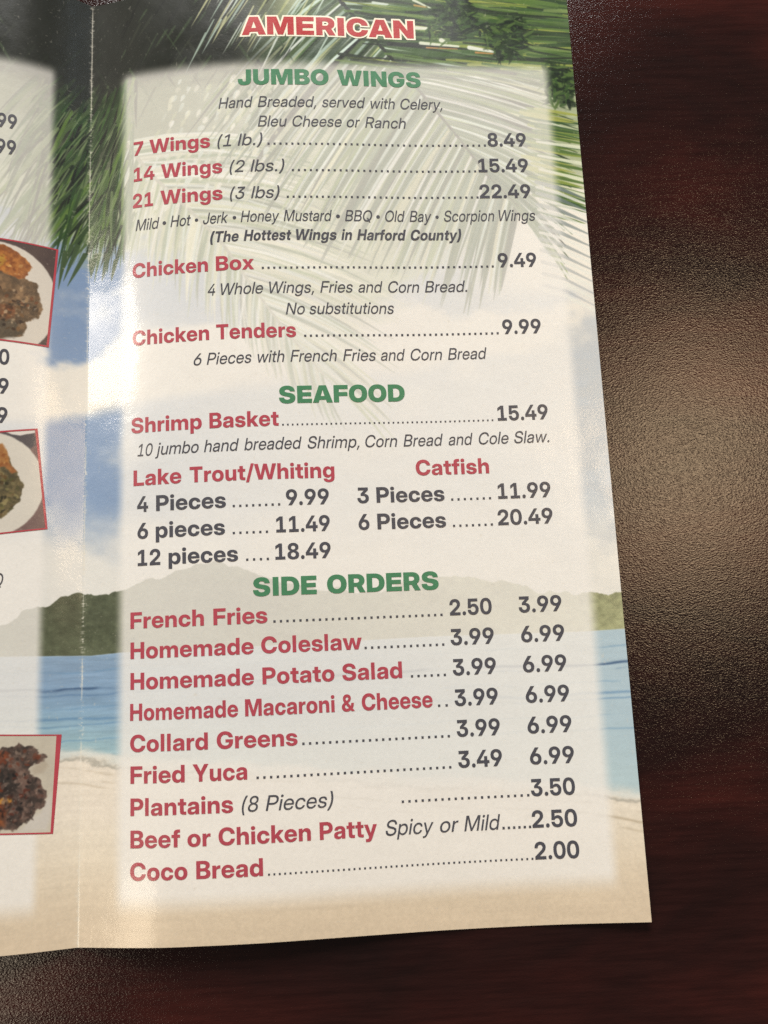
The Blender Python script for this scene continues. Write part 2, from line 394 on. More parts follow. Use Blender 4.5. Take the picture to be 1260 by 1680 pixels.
# food pictures on the left panel (the paper's own print)
def rect(tr, br, w):
    dx, dy = tr[0]-br[0], tr[1]-br[1]; L_ = math.hypot(dx, dy); px_, py_ = -dy/L_, dx/L_
    return [tr, br, (br[0]+px_*w, br[1]+py_*w), (tr[0]+px_*w, tr[1]+py_*w)]
PHOTOS = [rect((-7.1, 151.7), (-8.7, 128.3), 34), rect((-10.6, 109.0), (-8.0, 86.9), 34), rect((-4.2, 42.7), (-5.5, 23.0), 34)]
# 1: stew with bread on a white plate
blob(PHOTOS[0], (92, 78, 74), 0, 1, 40, .2, (5, 1.5, (76, 66, 66)))
def ring(c, r, n=40, q=1.0): return [(c[0]+r*math.cos(2*math.pi*i/n), c[1]+q*r*math.sin(2*math.pi*i/n)) for i in range(n)]
def clip_blob(quad, pts, *a, **k):
    global img
    keep = img.copy(); blob(pts, *a, **k)
    ys, xs = TT, SS; ins = np.ones(TT.shape, bool)
    for i in range(4):
        (ax, ay), (bx, by) = quad[i], quad[(i+1) % 4]
        ins &= ((bx-ax)*(ys-ay)-(by-ay)*(xs-ax)) <= 0
    img = np.where(ins[..., None], img, keep)
c0 = (-20.3, 138.2)
clip_blob(PHOTOS[0], ring(c0, 13.6), (214, 206, 194), .1, 1, 41, .3)
clip_blob(PHOTOS[0], [(-28.0, 145.7), (-25.4, 149.3), (-19.4, 151.1), (-17.1, 150.5), (-14.8, 149.3), (-12.3, 146.8), (-13.1, 145.2), (-13.9, 143.1), (-16.0, 142.8), (-19.2, 143.1), (-26.0, 142.1)], (178, 116, 62), .7, 1, 42, .3, (1.1, 2.8, (132, 78, 46)))
clip_blob(PHOTOS[0], [(-29.5, 138.0), (-26.7, 142.9), (-19.2, 144.8), (-15.4, 143.5), (-13.5, 144.0), (-11.5, 142.8), (-10.7, 139.4), (-9.8, 136.9), (-10.7, 135.4), (-13.2, 133.1), (-13.5, 131.2), (-14.3, 129.6), (-17.5, 129.3), (-23.7, 127.6), (-27.8, 131.1)], (92, 76, 60), .7, 1, 43, .3, (1.4, 2.6, (140, 112, 84)))
clip_blob(PHOTOS[0], [(-24.0, 136.3), (-17.7, 137.5), (-15.8, 136.8), (-15.9, 134.5), (-18.3, 133.2), (-22.7, 134.4)], (150, 92, 60), .6, .9, 44, .5, (1.4, 2, (104, 80, 60)))
clip_blob(PHOTOS[0], [(-25.1, 131.8), (-18.9, 134.0), (-15.1, 133.5), (-14.3, 130.7), (-16.3, 129.7), (-23.7, 128.5)], (78, 72, 62), .6, .85, 45, .8, (1.2, 2, (104, 92, 76)))
clip_blob(PHOTOS[0], [(-21.8, 147.2), (-18.6, 148.6), (-18.0, 147.2), (-18.7, 145.7), (-21.8, 145.5)], (182, 156, 66), .6, .8, 46, .6, (1, 2, (170, 110, 50)))
clip_blob(PHOTOS[0], [(-15.2, 137.7), (-13.2, 137.7), (-12.0, 136.7), (-13.3, 136.6), (-14.7, 136.6)], (62, 58, 52), .4, .9, 47, .4)
# 2: plate of greens
blob(PHOTOS[1], (132, 110, 104), 0, 1, 50, .2, (4, 1.6, (112, 90, 88)))
clip_blob(PHOTOS[1], [(-25.5, 107.1), (-16.9, 107.9), (-14.4, 107.5), (-10.9, 108.1), (-10.6, 105.5), (-12.6, 103.8), (-15.6, 104.0), (-25.4, 103.8)], (84, 80, 84), .2, 1, 51, .3)
clip_blob(PHOTOS[1], [(-16.9, 108.1), (-10.9, 108.8), (-10.9, 108.1), (-13.9, 107.4), (-15.7, 107.6)], (222, 216, 208), .1, 1, 52, .2)
c1_ = (-20.3, 96.4)
clip_blob(PHOTOS[1], ring(c1_, 11.6), (214, 208, 196), .1, 1, 53, .3)
clip_blob(PHOTOS[1], [(-27.6, 98.5), (-24.1, 103.3), (-18.1, 105.3), (-16.5, 103.7), (-15.7, 101.5), (-14.5, 99.4), (-12.9, 95.9), (-13.3, 93.5), (-15.2, 91.0), (-17.6, 89.2), (-22.4, 88.4), (-26.9, 92.4)], (82, 76, 58), .6, 1, 54, .3, (1.3, 2.6, (124, 110, 78)))
clip_blob(PHOTOS[1], [(-25.1, 102.2), (-21.7, 104.9), (-17.8, 105.3), (-16.5, 103.7), (-15.7, 101.2), (-14.5, 99.4), (-15.4, 98.8), (-16.9, 100.4), (-22.8, 99.6)], (172, 122, 72), .5, .95, 55, .4, (1.2, 2.4, (150, 96, 60)))
# 3: charred meat
blob(PHOTOS[2], (206, 198, 180), 0, 1, 60, .2, (5, 1.3, (190, 182, 166)))
clip_blob(PHOTOS[2], [(-10.1, 36.1), (-7.2, 37.7), (-6.5, 36.6), (-7.4, 35.2), (-9.3, 34.9)], (178, 166, 148), .3, .8, 61, .8)
clip_blob(PHOTOS[2], [(-7.5, 27.6), (-5.9, 31.1), (-5.6, 27.4), (-6.4, 23.6), (-12.1, 23.9), (-9.8, 26.0)], (206, 200, 192), .3, .8, 62, .8)
clip_blob(PHOTOS[2], [(-27.2, 32.7), (-24.3, 38.4), (-16.2, 40.8), (-13.8, 41.1), (-10.8, 41.2), (-8.7, 40.0), (-7.0, 38.1), (-7.7, 37.7), (-9.5, 37.3), (-10.1, 36.1), (-8.8, 34.5), (-7.6, 32.8), (-6.5, 31.6), (-6.7, 29.7), (-7.4, 28.2), (-8.1, 27.5), (-9.8, 26.2), (-11.9, 24.1), (-20.4, 24.3), (-25.1, 27.8)], (66, 58, 54), .8, 1, 63, .3, (1.5, 2.6, (118, 96, 86)))
clip_blob(PHOTOS[2], [(-22.0, 38.5), (-16.2, 40.0), (-14.2, 39.7), (-14.4, 38.2), (-19.6, 36.6)], (150, 80, 50), .7, .85, 64, .8, (1.2, 2, (110, 60, 44)))
clip_blob(PHOTOS[2], [(-21.2, 28.2), (-15.6, 30.5), (-14.0, 30.8), (-13.5, 29.3), (-14.4, 27.7), (-14.8, 25.1), (-19.2, 25.2)], (150, 88, 54), .7, .9, 65, .9, (1.0, 2.8, (92, 54, 42)))
clip_blob(PHOTOS[2], [(-20.1, 29.6), (-15.4, 30.9), (-13.5, 30.8), (-13.3, 29.9), (-15.4, 29.7), (-19.3, 28.8)], (196, 156, 84), .4, .9, 66, .4, (.8, 2, (190, 130, 60)))
clip_blob(PHOTOS[2], [(-23.7, 33.7), (-19.6, 36.1), (-14.9, 36.5), (-12.9, 35.4), (-13.3, 32.2), (-15.2, 31.1), (-21.8, 31.1)], (48, 46, 44), .6, .8, 67, 1.2)

def morsels(c, rx_, ry_, n, cols, ln=(.3, 1.1), hw=(.18, .42)):
    for i in range(n):
        a_ = R.uniform(0, 6.28); q_ = math.sqrt(R.random())
        leaflet((c[0]+math.cos(a_)*rx_*q_, c[1]+math.sin(a_)*ry_*q_), R.uniform(0, 6.28), R.uniform(*ln), R.uniform(*hw), R.choice(cols), R.uniform(-1.2, 1.2), R.uniform(.35, .85), 1.4)
BR = [(66, 50, 40), (92, 70, 50), (128, 94, 62), (54, 44, 38), (168, 136, 100), (112, 66, 42), (196, 172, 140)]
morsels((-19.0, 136.4), 8.0, 5.2, 190, BR)
morsels((-19.8, 146.5), 5.0, 2.0, 60, [(190, 120, 56), (150, 84, 44), (208, 150, 80), (120, 66, 40), (220, 178, 110)])
morsels((-19.5, 94.5), 5.6, 5.0, 150, [(60, 58, 42), (86, 84, 54), (118, 110, 70), (46, 44, 36), (150, 138, 96), (98, 76, 50)])
morsels((-19.7, 101.9), 3.6, 1.8, 40, [(176, 116, 60), (140, 86, 50), (204, 152, 92)])
morsels((-12.6, 31.1), 4.8, 5.6, 150, [(48, 42, 40), (74, 60, 54), (104, 84, 76), (36, 34, 34), (136, 116, 104), (92, 50, 40)])
morsels((-13.0, 38.6), 4.6, 1.6, 60, [(58, 50, 46), (98, 80, 72), (130, 112, 100), (110, 62, 46)])
morsels((-19.5, 32.2), 5.0, 6.0, 110, [(48, 42, 40), (74, 60, 54), (104, 84, 76), (120, 62, 42)])
# worn white line where the print has cracked along the fold
wear = np.exp(-((SS-.02*np.sin(TT*.5))/.11)**2)*sm(.36, .62, fnoise(NX, NY, 4, 40, 4, 77))
mix(img, (232, 226, 210), np.clip(wear*.85, 0, 1))
fl_ = sm(.80, .90, fnoise(NX, NY, 2.6, 2.0, 1, 78))*np.exp(-(SS/.55)**2); mix(img, (236, 230, 218), fl_*.8)
crk = sm(.60, .68, fnoise(NX, NY, 9, 1.6, 2, 79))*np.exp(-(SS/.5)**2); mix(img, (226, 220, 206), crk*.4)
scf = sm(.93, .97, fnoise(NX, NY, 3.0, 3.0, 1, 80)); mix(img, (214, 206, 192), scf*.35)
img *= (0.985+.03*nf)[..., None]
rgba = np.ones((NY, NX, 4), np.float32); rgba[..., :3] = np.clip(img/255.0, 0, 1)
pic = bpy.data.images.new('menu_print', NX, NY)
pic.colorspace_settings.name = 'sRGB'
pic.pixels.foreach_set(rgba.ravel()); pic.update()
pic.pack()

# ------------------------------------------------------------------ materials
def gloss_setup(nt, bsdf, rough=.24, bump=.13, spec=.42):
    bsdf.inputs['Coat Weight'].default_value = .32
    bsdf.inputs['Coat Roughness'].default_value = .085
    tc = node(nt, 'ShaderNodeTexCoord')
    n = node(nt, 'ShaderNodeTexNoise', i_Scale=1900.0, i_Detail=2.0)
    nt.links.new(tc.outputs['Object'], n.inputs['Vector'])
    n2_ = node(nt, 'ShaderNodeTexNoise', i_Scale=55.0, i_Detail=3.0)
    nt.links.new(tc.outputs['Object'], n2_.inputs['Vector'])
    b1 = node(nt, 'ShaderNodeBump', i_Strength=bump, i_Distance=0.00008)
    b2 = node(nt, 'ShaderNodeBump', i_Strength=.35, i_Distance=0.0006)
    nt.links.new(n2_.outputs['Fac'], b2.inputs['Height'])
    nt.links.new(n.outputs['Fac'], b1.inputs['Height'])
    nt.links.new(b2.outputs['Normal'], b1.inputs['Normal'])
    nt.links.new(b1.outputs['Normal'], bsdf.inputs['Normal'])
    nt.links.new(b1.outputs['Normal'], bsdf.inputs['Coat Normal'])
    n3_ = node(nt, 'ShaderNodeTexNoise', i_Scale=38.0, i_Detail=5.0, i_Roughness=.65, i_Distortion=.8)
    nt.links.new(tc.outputs['Object'], n3_.inputs['Vector'])
    mr_ = node(nt, 'ShaderNodeMapRange'); mr_.inputs['From Min'].default_value = .35; mr_.inputs['From Max'].default_value = .68
    mr_.inputs['To Min'].default_value = rough*.9; mr_.inputs['To Max'].default_value = rough*1.5
    nt.links.new(n3_.outputs['Fac'], mr_.inputs['Value']); nt.links.new(mr_.outputs[0], bsdf.inputs['Roughness'])
    bsdf.inputs['Specular IOR Level'].default_value = spec
paper_mat, nt, bs = new_mat('printed_paper')
ti = node(nt, 'ShaderNodeTexImage'); ti.image = pic; ti.interpolation = 'Cubic'; ti.extension = 'EXTEND'
nt.links.new(ti.outputs['Color'], bs.inputs['Base Color']); gloss_setup(nt, bs)
edge_mat, nt, bs = new_mat('paper_edge'); bs.inputs['Base Color'].default_value = (*lin((226, 220, 206)), 1); bs.inputs['Roughness'].default_value = .8
def ink(name, c):
    mt, nt, b = new_mat(name)
    tc = node(nt, 'ShaderNodeTexCoord'); n = node(nt, 'ShaderNodeTexNoise', i_Scale=900.0, i_Detail=3.0)
    nt.links.new(tc.outputs['Object'], n.inputs['Vector'])
    r = node(nt, 'ShaderNodeMix', data_type='RGBA')
    r.inputs[6].default_value = (*lin(c), 1); r.inputs[7].default_value = (*lin(tuple(min(255, v*1.1+6) for v in c)), 1)
    nt.links.new(n.outputs['Fac'], r.inputs[0]); nt.links.new(r.outputs[2], b.inputs['Base Color'])
    gloss_setup(nt, b); return mt
red = ink('red_ink', (168, 70, 82)); deep_red = ink('title_red_ink', (174, 46, 48)); green = ink('green_ink', (70, 124, 90))
grey = ink('dark_grey_ink', (74, 74, 81)); cream = ink('cream_ink', (244, 232, 208)); frame_red = ink('frame_red_ink', (170, 66, 76))

# ------------------------------------------------------------------ the leaflet
sv = np.unique(np.round(np.concatenate([np.arange(-118.5, -30, 3.0), np.arange(-30, -4, .8), np.arange(-4, 4, .2), np.arange(4, 118.5, .8), [118.5, 0.0]]), 3))
tv = np.linspace(0, H, 56)
SSs, TTs = np.meshgrid(sv, tv); nS, nT = len(sv), len(tv)
top = surf(SSs.ravel(), TTs.ravel()); bot = surf(SSs.ravel(), TTs.ravel(), -0.16)
menu = bpy.data.objects.new('folded_menu', None); COL.objects.link(menu)
thing(menu, 'glossy folded paper menu with palm beach print and coloured text, open on the table', 'menu')
def panel(i0, i1, label):
    cols = list(range(i0, i1+1)); n = len(cols)
    idx = [r*nS+c for r in range(nT) for c in cols]
    V = np.concatenate([top[idx], bot[idx]]); N = n*nT; F_ = []; M_ = []
    for r in range(nT-1):
        for c in range(n-1):
            a = r*n+c; F_.append((a, a+1, a+n+1, a+n)); M_.append(0)
            F_.append((N+a, N+a+n, N+a+n+1, N+a+1)); M_.append(0)
    # the cut edge has vertices of its own, so that it stays a crisp edge
    E_ = []
    def strip(line, fl):
        for a, b in zip(line, line[1:]):
            k_ = 2*N+len(E_); E_.extend([a, b, N+b, N+a]); q = (k_, k_+1, k_+2, k_+3)
            F_.append(q[::-1] if fl else q); M_.append(1)
    if i0 == 0: strip([r*n for r in range(nT)], 0)
    if i1 == nS-1: strip([r*n+n-1 for r in range(nT)], 1)
    strip(list(range(n)), 1); strip([(nT-1)*n+c for c in range(n)], 0)
    uv = np.stack([(SSs.ravel()[idx]+SW)/(2*SW), TTs.ravel()[idx]/H], -1); uv = np.concatenate([uv, uv])
    V = np.concatenate([V, V[E_]]); uv = np.concatenate([uv, uv[E_]])
    o = mesh_obj('panel', V, F_, paper_mat, menu, True, uv)
    o.data.materials.append(edge_mat); o.data.polygons.foreach_set('material_index', M_)
    o['label'] = label
    return o
mid = int(np.where(sv == 0)[0][0])
right_panel = panel(mid, nS-1, 'right panel with the American dishes, wings, seafood and side orders list')
left_panel = panel(0, mid, 'left panel with the food pictures, cut by the edge of the photo')

# ------------------------------------------------------------------ lettering
# Outlines of the letters: advance | contours; cap height = 1000, "c" marks curve control points
GLYPHS = {
 'K': {
  'A': '1050|0,0 336,1000 711,1000 1050,0 736,0 624,388 588,514c 519,760c 487,893 562,893 529,760c 459,514c 421,388 305,0|250,164 250,379 801,379 801,164',
  'B': '893|54,0 54,1000 487,1000 601,1000c 757,936c 836,823c 836,750 836,693c 788,599c 701,538c 643,527 643,526 707,523c 810,461c 870,354c 870,283 870,201c 788,73c 634,0c 525,0|325,209 472,209 523,209c 584,263c 584,308 584,338c 556,383c 507,407c 472,407 325,407|325,604 456,604 487,604c 532,627c 557,669c 557,697 557,740c 502,791c 456,791 325,791',
  'C': '1003|513,-16 377,-16c 156,103c 27,334c 27,499 27,666c 156,897c 377,1016c 513,1016 609,1016c 770,960c 891,856c 967,711c 977,623 696,623 690,658c 660,715c 614,754c 554,774c 518,774 450,774c 357,710c 309,587c 309,499 309,412c 356,290c 450,226c 518,226 554,226c 613,246c 659,285c 689,341c 696,376 977,376 966,287c 891,143c 769,40c 609,-16c',
  'D': '977|444,0 170,0 170,231 431,231 512,231c 617,289c 668,409c 668,499 668,591c 616,711c 507,769c 423,769 166,769 166,1000 440,1000 595,1000c 824,877c 950,652c 950,499 950,348c 826,123c 599,0c|333,1000 333,0 54,0 54,1000',
  'E': '868|54,0 54,1000 828,1000 828,764 333,764 333,613 790,613 790,385 333,385 333,236 828,236 828,0',
  'F': '832|54,0 54,1000 805,1000 805,764 333,764 333,587 778,587 778,360 333,360 333,0',
  'G': '1017|518,-16 369,-16c 148,110c 27,342c 27,499 27,666c 156,897c 377,1016c 513,1016 604,1016c 765,965c 889,869c 966,737c 972,655 688,655 683,683c 657,728c 616,758c 560,774c 524,774 454,774c 358,711c 309,589c 309,499 309,411c 358,289c 456,226c 528,226 587,226c 666,260c 707,323c 707,364 765,359 526,359 526,558 980,558 980,414 980,284c 864,91c 657,-16c',
  'I': '450|80,0 80,1000 370,1000 370,0',
  'J': '805|385,-16 214,-16c 30,157c 30,318 30,397 288,397 288,315 288,267c 335,215c 380,215 424,215c 472,267c 472,315 472,1000 751,1000 751,310 751,153c 561,-16c',
  'M': '1271|54,0 54,1000 471,1000 561,687 572,647c 603,531c 636,403c 664,287c 672,247 601,247 609,287c 637,403c 669,531c 699,647c 711,687 799,1000 1217,1000 1217,0 944,0 944,387 944,421c 947,530c 951,658c 954,791c 954,848 986,848 972,791c 938,660c 905,532c 876,423c 865,387 749,0 523,0 405,387 395,423c 364,532c 330,660c 296,791c 281,848 317,848 317,791c 320,658c 324,530c 328,421c 328,387 328,0',
  'N': '1015|54,0 54,1000 338,1000 582,607 598,582c 647,494c 701,393c 725,349 691,271 688,326c 684,464c 682,594c 682,634 682,1000 961,1000 961,0 677,0 449,365 429,398c 369,501c 301,627c 267,693 322,709 328,638c 332,503c 333,395c 333,365 333,0',
  'O': '1026|513,-16 377,-16c 156,103c 27,334c 27,499 27,666c 156,897c 377,1016c 513,1016 649,1016c 869,897c 999,666c 999,499 999,333c 869,103c 649,-16c|513,226 579,226c 670,291c 717,413c 717,499 717,586c 670,709c 579,774c 513,774 448,774c 356,709c 309,586c 309,499 309,413c 356,291c 448,226c',
  'R': '915|54,0 54,1000 479,1000 598,1000c 772,915c 867,758c 867,651 867,547c 768,395c 588,313c 464,313 226,313 226,529 458,529 500,529c 561,560c 595,615c 595,651 595,688c 561,742c 500,773c 458,773 333,773 333,0|607,0 390,454 675,454 898,0',
  'S': '942|472,-16 334,-16c 142,64c 43,221c 43,333 307,333 309,293c 351,235c 426,204c 476,204 520,204c 586,226c 623,266c 623,292 623,316c 588,352c 515,379c 459,390 360,409 215,436c 62,585c 62,697 62,792c 165,936c 349,1016c 470,1016 595,1016c 775,937c 874,788c 878,683 621,683 617,736c 538,796c 476,796 437,796c 377,774c 342,736c 342,710 342,686c 373,652c 440,628c 491,618 572,603 658,587c 782,538c 861,466c 899,372c 899,313 899,208c 799,61c 608,-16c',
  'U': '969|485,-16 354,-16c 160,76c 54,243c 54,356 54,1000 325,1000 325,379 325,332c 366,260c 438,219c 485,219 532,219c 603,260c 644,332c 644,379 644,1000 915,1000 915,356 915,243c 809,76c 615,-16c',
  'W': '1426|265,0 0,1000 303,1000 383,612 399,539c 426,392c 452,246c 464,172 399,172 413,246c 442,392c 472,539c 489,612 577,1000 848,1000 937,612 954,539c 984,392c 1012,246c 1026,172 961,172 974,246c 999,392c 1027,539c 1042,612 1122,1000 1426,1000 1160,0 854,0 740,462 728,515c 697,671c 672,784 754,784 728,671c 699,515c 685,462 572,0',
 },
 'R': {
  '(': '537|198,397 198,512c 239,755c 312,973c 359,1051 485,1051 437,954c 367,730c 329,502c 329,397 329,303c 363,114c 432,-86c 485,-197 359,-197 281,-63c 198,241c',
  ')': '537|52,-197 105,-86c 174,114c 208,303c 208,397 208,502c 170,730c 100,954c 52,1051 178,1051 225,973c 298,755c 339,512c 339,397 339,241c 257,-63c 178,-197',
  ',': '369|81,-192 138,144 273,144 174,-192',
  '.': '369|188,-12 150,-12c 98,41c 98,78 98,116c 150,167c 188,167 225,167c 277,116c 277,78 277,41c 225,-12c',
  '0': '886|443,-16 329,-16c 165,111c 76,341c 76,499 76,658c 165,889c 329,1016c 443,1016 556,1016c 721,889c 810,658c 810,499 810,341c 721,110c 556,-16c|443,102 517,102c 624,198c 681,376c 681,499 681,624c 624,802c 517,898c 443,898 369,898c 262,802c 205,624c 205,499 205,376c 262,198c 369,102c',
  '1': '886|144,0 144,118 770,118 770,0|534,1000 534,0 403,0 403,863 402,863 155,701 155,835 405,1000',
  '2': '886|109,0 109,111 467,433 527,488c 605,573c 643,656c 643,706 643,765c 595,852c 507,898c 446,898 381,898c 288,843c 239,742c 239,673 112,673 112,774c 194,929c 345,1016c 446,1016 541,1016c 688,939c 771,802c 771,712 771,646c 723,533c 627,420c 554,354 294,119 294,118 777,118 777,0',
  '3': '886|448,-16 341,-16c 181,70c 92,221c 92,317 227,317 227,251c 280,153c 378,100c 445,100 509,100c 606,152c 659,245c 659,306 659,369c 599,458c 489,505c 413,505 286,505 286,608 569,880 569,882 156,882 156,1000 742,1000 742,883 414,566 414,594 538,603c 707,532c 792,396c 792,305 792,210c 704,65c 549,-16c',
  '4': '886|49,237 49,347 520,1000 663,1000 199,355 199,354 836,354 836,237|558,0 558,270 558,321 558,624 687,624 687,0',
  '6': '886|444,-16 344,-16c 190,71c 102,225c 102,326 102,401c 179,567c 262,684 487,1000 638,1000 292,527 281,527 295,555c 338,610c 411,647c 468,647 559,647c 702,563c 783,417c 783,321 783,222c 697,70c 544,-16c|442,101 502,101c 596,160c 652,259c 652,321 652,382c 596,479c 502,537c 442,537 383,537c 289,479c 234,382c 234,321 234,259c 289,160c 383,101c',
  '8': '886|443,-16 341,-16c 185,56c 96,184c 96,266 96,334c 154,444c 253,515c 316,522 316,522 235,536c 132,658c 132,747 132,825c 213,946c 353,1016c 443,1016 533,1016c 673,947c 753,825c 753,747 753,659c 650,536c 570,522 570,522 633,515c 732,443c 790,333c 790,266 790,184c 701,56c 545,-16c|443,99 507,99c 602,142c 654,221c 654,273 654,328c 600,412c 505,459c 443,459 381,459c 285,412c 230,328c 230,273 230,221c 283,142c 379,99c|443,572 496,572c 576,613c 621,688c 621,737 621,786c 577,860c 497,901c 443,901 389,901c 308,860c 263,786c 263,737 263,688c 308,614c 390,572c',
  'B': '879|95,0 95,1000 463,1000 565,1000c 710,935c 788,817c 788,736 788,679c 748,593c 674,536c 622,519 622,518 680,509c 773,451c 828,352c 828,281 828,196c 749,70c 591,0c 472,0|230,117 466,117 574,117c 689,200c 689,279 689,332c 639,409c 542,450c 472,450 230,450|230,565 464,565 523,565c 608,604c 653,675c 653,724 653,797c 553,883c 464,883 230,883',
  'C': '994|522,-16 384,-16c 174,115c 57,347c 57,499 57,653c 174,885c 384,1016c 522,1016 602,1016c 742,968c 853,878c 925,751c 939,671 800,671 788,724c 738,805c 666,862c 575,891c 522,891 421,891c 274,792c 194,616c 194,499 194,384c 274,208c 421,109c 522,109 575,109c 665,138c 738,194c 788,275c 801,327 939,327 926,249c 853,122c 742,32c 602,-16c',
  'F': '769|95,0 95,1000 736,1000 736,880 231,880 231,568 697,568 697,449 231,449 231,0',
  'H': '976|95,0 95,1000 231,1000 231,572 744,572 744,1000 881,1000 881,0 744,0 744,452 231,452 231,0',
  'J': '742|349,-14 215,-14c 48,143c 48,288 48,344 183,344 183,288 183,199c 274,106c 349,106 424,106c 515,199c 515,288 515,1000 652,1000 652,287 652,142c 484,-14c',
  'M': '1188|95,0 95,1000 284,1000 522,387 531,364c 556,296c 582,221c 605,155c 612,133 580,133 587,155c 610,221c 636,296c 661,364c 669,387 903,1000 1093,1000 1093,0 959,0 959,561 959,593c 960,670c 962,753c 964,838c 965,877 983,877 966,829c 934,737c 905,654c 880,585c 871,561 650,0 538,0 316,561 306,585c 281,654c 251,737c 217,829c 200,877 224,877 225,838c 226,753c 229,670c 230,593c 230,561 230,0',
  'N': '980|95,0 95,1000 248,1000 644,375 657,353c 699,283c 747,201c 768,162 755,132 753,169c 750,269c 748,359c 748,382 748,1000 885,1000 885,0 730,0 378,557 362,582c 311,666c 244,779c 205,845 223,876 227,799c 230,674c 231,585c 231,559 231,0',
  'O': '1029|515,-16 382,-16c 175,115c 57,348c 57,499 57,652c 175,885c 382,1016c 515,1016 648,1016c 854,885c 972,652c 972,499 972,348c 854,115c 648,-16c|515,109 603,109c 748,200c 835,374c 835,499 835,625c 748,800c 603,891c 515,891 426,891c 281,800c 194,625c 194,499 194,374c 281,200c 426,109c',
  'P': '846|95,0 95,1000 460,1000 566,1000c 720,925c 804,787c 804,692 804,598c 718,459c 561,384c 455,384 165,384 165,503 454,503 521,503c 617,549c 670,634c 670,692 670,751c 617,835c 521,881c 454,881 231,881 231,0',
  'Q': '1029|458,318 598,318 706,177 744,128 911,-92 768,-92 659,54 624,99|515,-16 382,-16c 175,115c 57,348c 57,499 57,652c 175,885c 382,1016c 515,1016 648,1016c 854,885c 972,652c 972,499 972,348c 854,115c 648,-16c|515,109 603,109c 748,200c 835,374c 835,499 835,625c 748,800c 603,891c 515,891 426,891c 281,800c 194,625c 194,499 194,374c 281,200c 426,109c',
  'R': '874|95,0 95,1000 471,1000 577,1000c 732,925c 816,787c 816,692 816,598c 727,459c 567,385c 461,385 172,385 172,503 467,503 533,503c 629,549c 681,634c 681,692 681,751c 629,835c 533,881c 466,881 231,881 231,0|674,0 435,450 586,450 830,0',
  'S': '854|434,-16 316,-16c 145,66c 51,218c 51,323 189,323 189,255c 247,157c 357,105c 434,105 504,105c 608,146c 666,221c 666,272 666,312c 628,371c 543,415c 472,432 361,459 209,496c 71,624c 71,727 71,814c 158,944c 317,1016c 423,1016 529,1016c 685,940c 772,799c 775,703 642,703 637,792c 518,895c 420,895 358,895c 262,854c 207,781c 207,734 207,696c 246,641c 332,598c 402,581 513,554 587,536c 696,486c 767,418c 803,332c 803,279 803,191c 711,57c 545,-16c',
  'W': '1317|284,0 12,1000 152,1000 306,399 319,348c 342,247c 364,145c 374,94 355,94 365,145c 387,247c 411,348c 424,399 582,1000 735,1000 891,399 904,348c 929,247c 952,145c 962,94 941,94 951,145c 973,247c 998,348c 1010,399 1163,1000 1305,1000 1032,0 874,0 705,626 688,692c 657,828c 642,900 673,900 658,828c 629,692c 611,626 442,0',
  'a': '720|298,-11 228,-11c 116,37c 52,133c 52,203 52,264c 99,341c 178,386c 279,409c 333,416 400,424c 478,434c 511,456c 511,482 511,488 511,525c 475,581c 408,613c 361,613 314,613c 242,582c 200,528c 197,494 68,494 72,561c 146,663c 276,722c 362,722 426,722c 528,689c 600,627c 638,540c 638,487 638,0 511,0 511,101 508,101 494,73c 444,22c 361,-11c|321,98 387,98c 471,145c 511,222c 511,267 511,352 504,346c 469,336c 420,326c 364,317c 334,313 295,308c 225,283c 182,237c 182,199 182,167c 216,122c 279,98c',
  'b': '785|431,-14 386,-14c 303,13c 234,67c 210,108 209,108 209,0 82,0 82,1000 211,1000 211,605 213,605 235,645c 303,697c 386,722c 432,722 524,722c 662,630c 739,464c 739,354 739,245c 662,79c 524,-14c|408,100 467,100c 557,158c 608,272c 608,354 608,438c 557,551c 467,610c 408,610 345,610c 252,547c 202,432c 202,354 202,278c 252,163c 345,100c',
  'c': '727|380,-16 281,-16c 130,78c 47,245c 47,353 47,462c 130,630c 281,725c 380,725 443,725c 548,687c 628,619c 678,527c 685,472 556,472 550,502c 522,553c 478,590c 419,611c 381,611 318,611c 226,547c 177,431c 177,353 177,276c 226,161c 317,98c 381,98 419,98c 477,117c 519,154c 547,206c 554,237 685,237 679,183c 629,91c 548,22c 442,-16c',
  'd': '785|354,-14 262,-14c 123,79c 47,245c 47,354 47,464c 123,630c 262,722c 354,722 400,722c 483,697c 550,645c 573,605 574,605 574,1000 703,1000 703,0 577,0 577,108 575,108 551,67c 482,13c 400,-14c|377,100 440,100c 533,163c 583,278c 583,354 583,432c 533,547c 440,610c 377,610 319,610c 228,551c 177,438c 177,354 177,272c 228,158c 319,100c',
  'e': '743|380,-16 276,-16c 126,79c 47,246c 47,353 47,461c 130,629c 277,725c 372,725 447,725c 567,671c 653,572c 699,436c 699,354 699,318 109,318 109,422 630,422 573,388 573,457c 524,559c 434,614c 373,614 313,614c 223,559c 174,457c 174,388 174,333 174,263c 222,156c 315,95c 381,95 429,95c 503,125c 552,179c 562,214 688,214 675,146c 589,42c 459,-16c',
  'g': '785|385,-290 302,-290c 171,-239c 90,-142c 81,-73 212,-73 221,-109c 270,-157c 341,-181c 385,-181 474,-181c 575,-86c 575,2 575,110 575,110 550,69c 482,15c 401,-11c 354,-11 262,-11c 123,82c 47,247c 47,355 47,464c 123,630c 262,722c 354,722 400,722c 483,697c 552,642c 576,600 577,600 577,709 703,709 703,5 703,-101c 617,-231c 472,-290c|377,102 440,102c 533,165c 583,279c 583,356 583,433c 533,547c 440,610c 377,610 319,610c 228,552c 177,439c 177,356 177,273c 228,160c 319,102c',
  'h': '761|211,411 211,0 82,0 82,1000 211,1000 211,535 176,535 211,630c 335,722c 421,722 494,722c 611,659c 679,535c 679,441 679,0 550,0 550,428 550,516c 466,606c 389,606 339,606c 259,565c 211,480c',
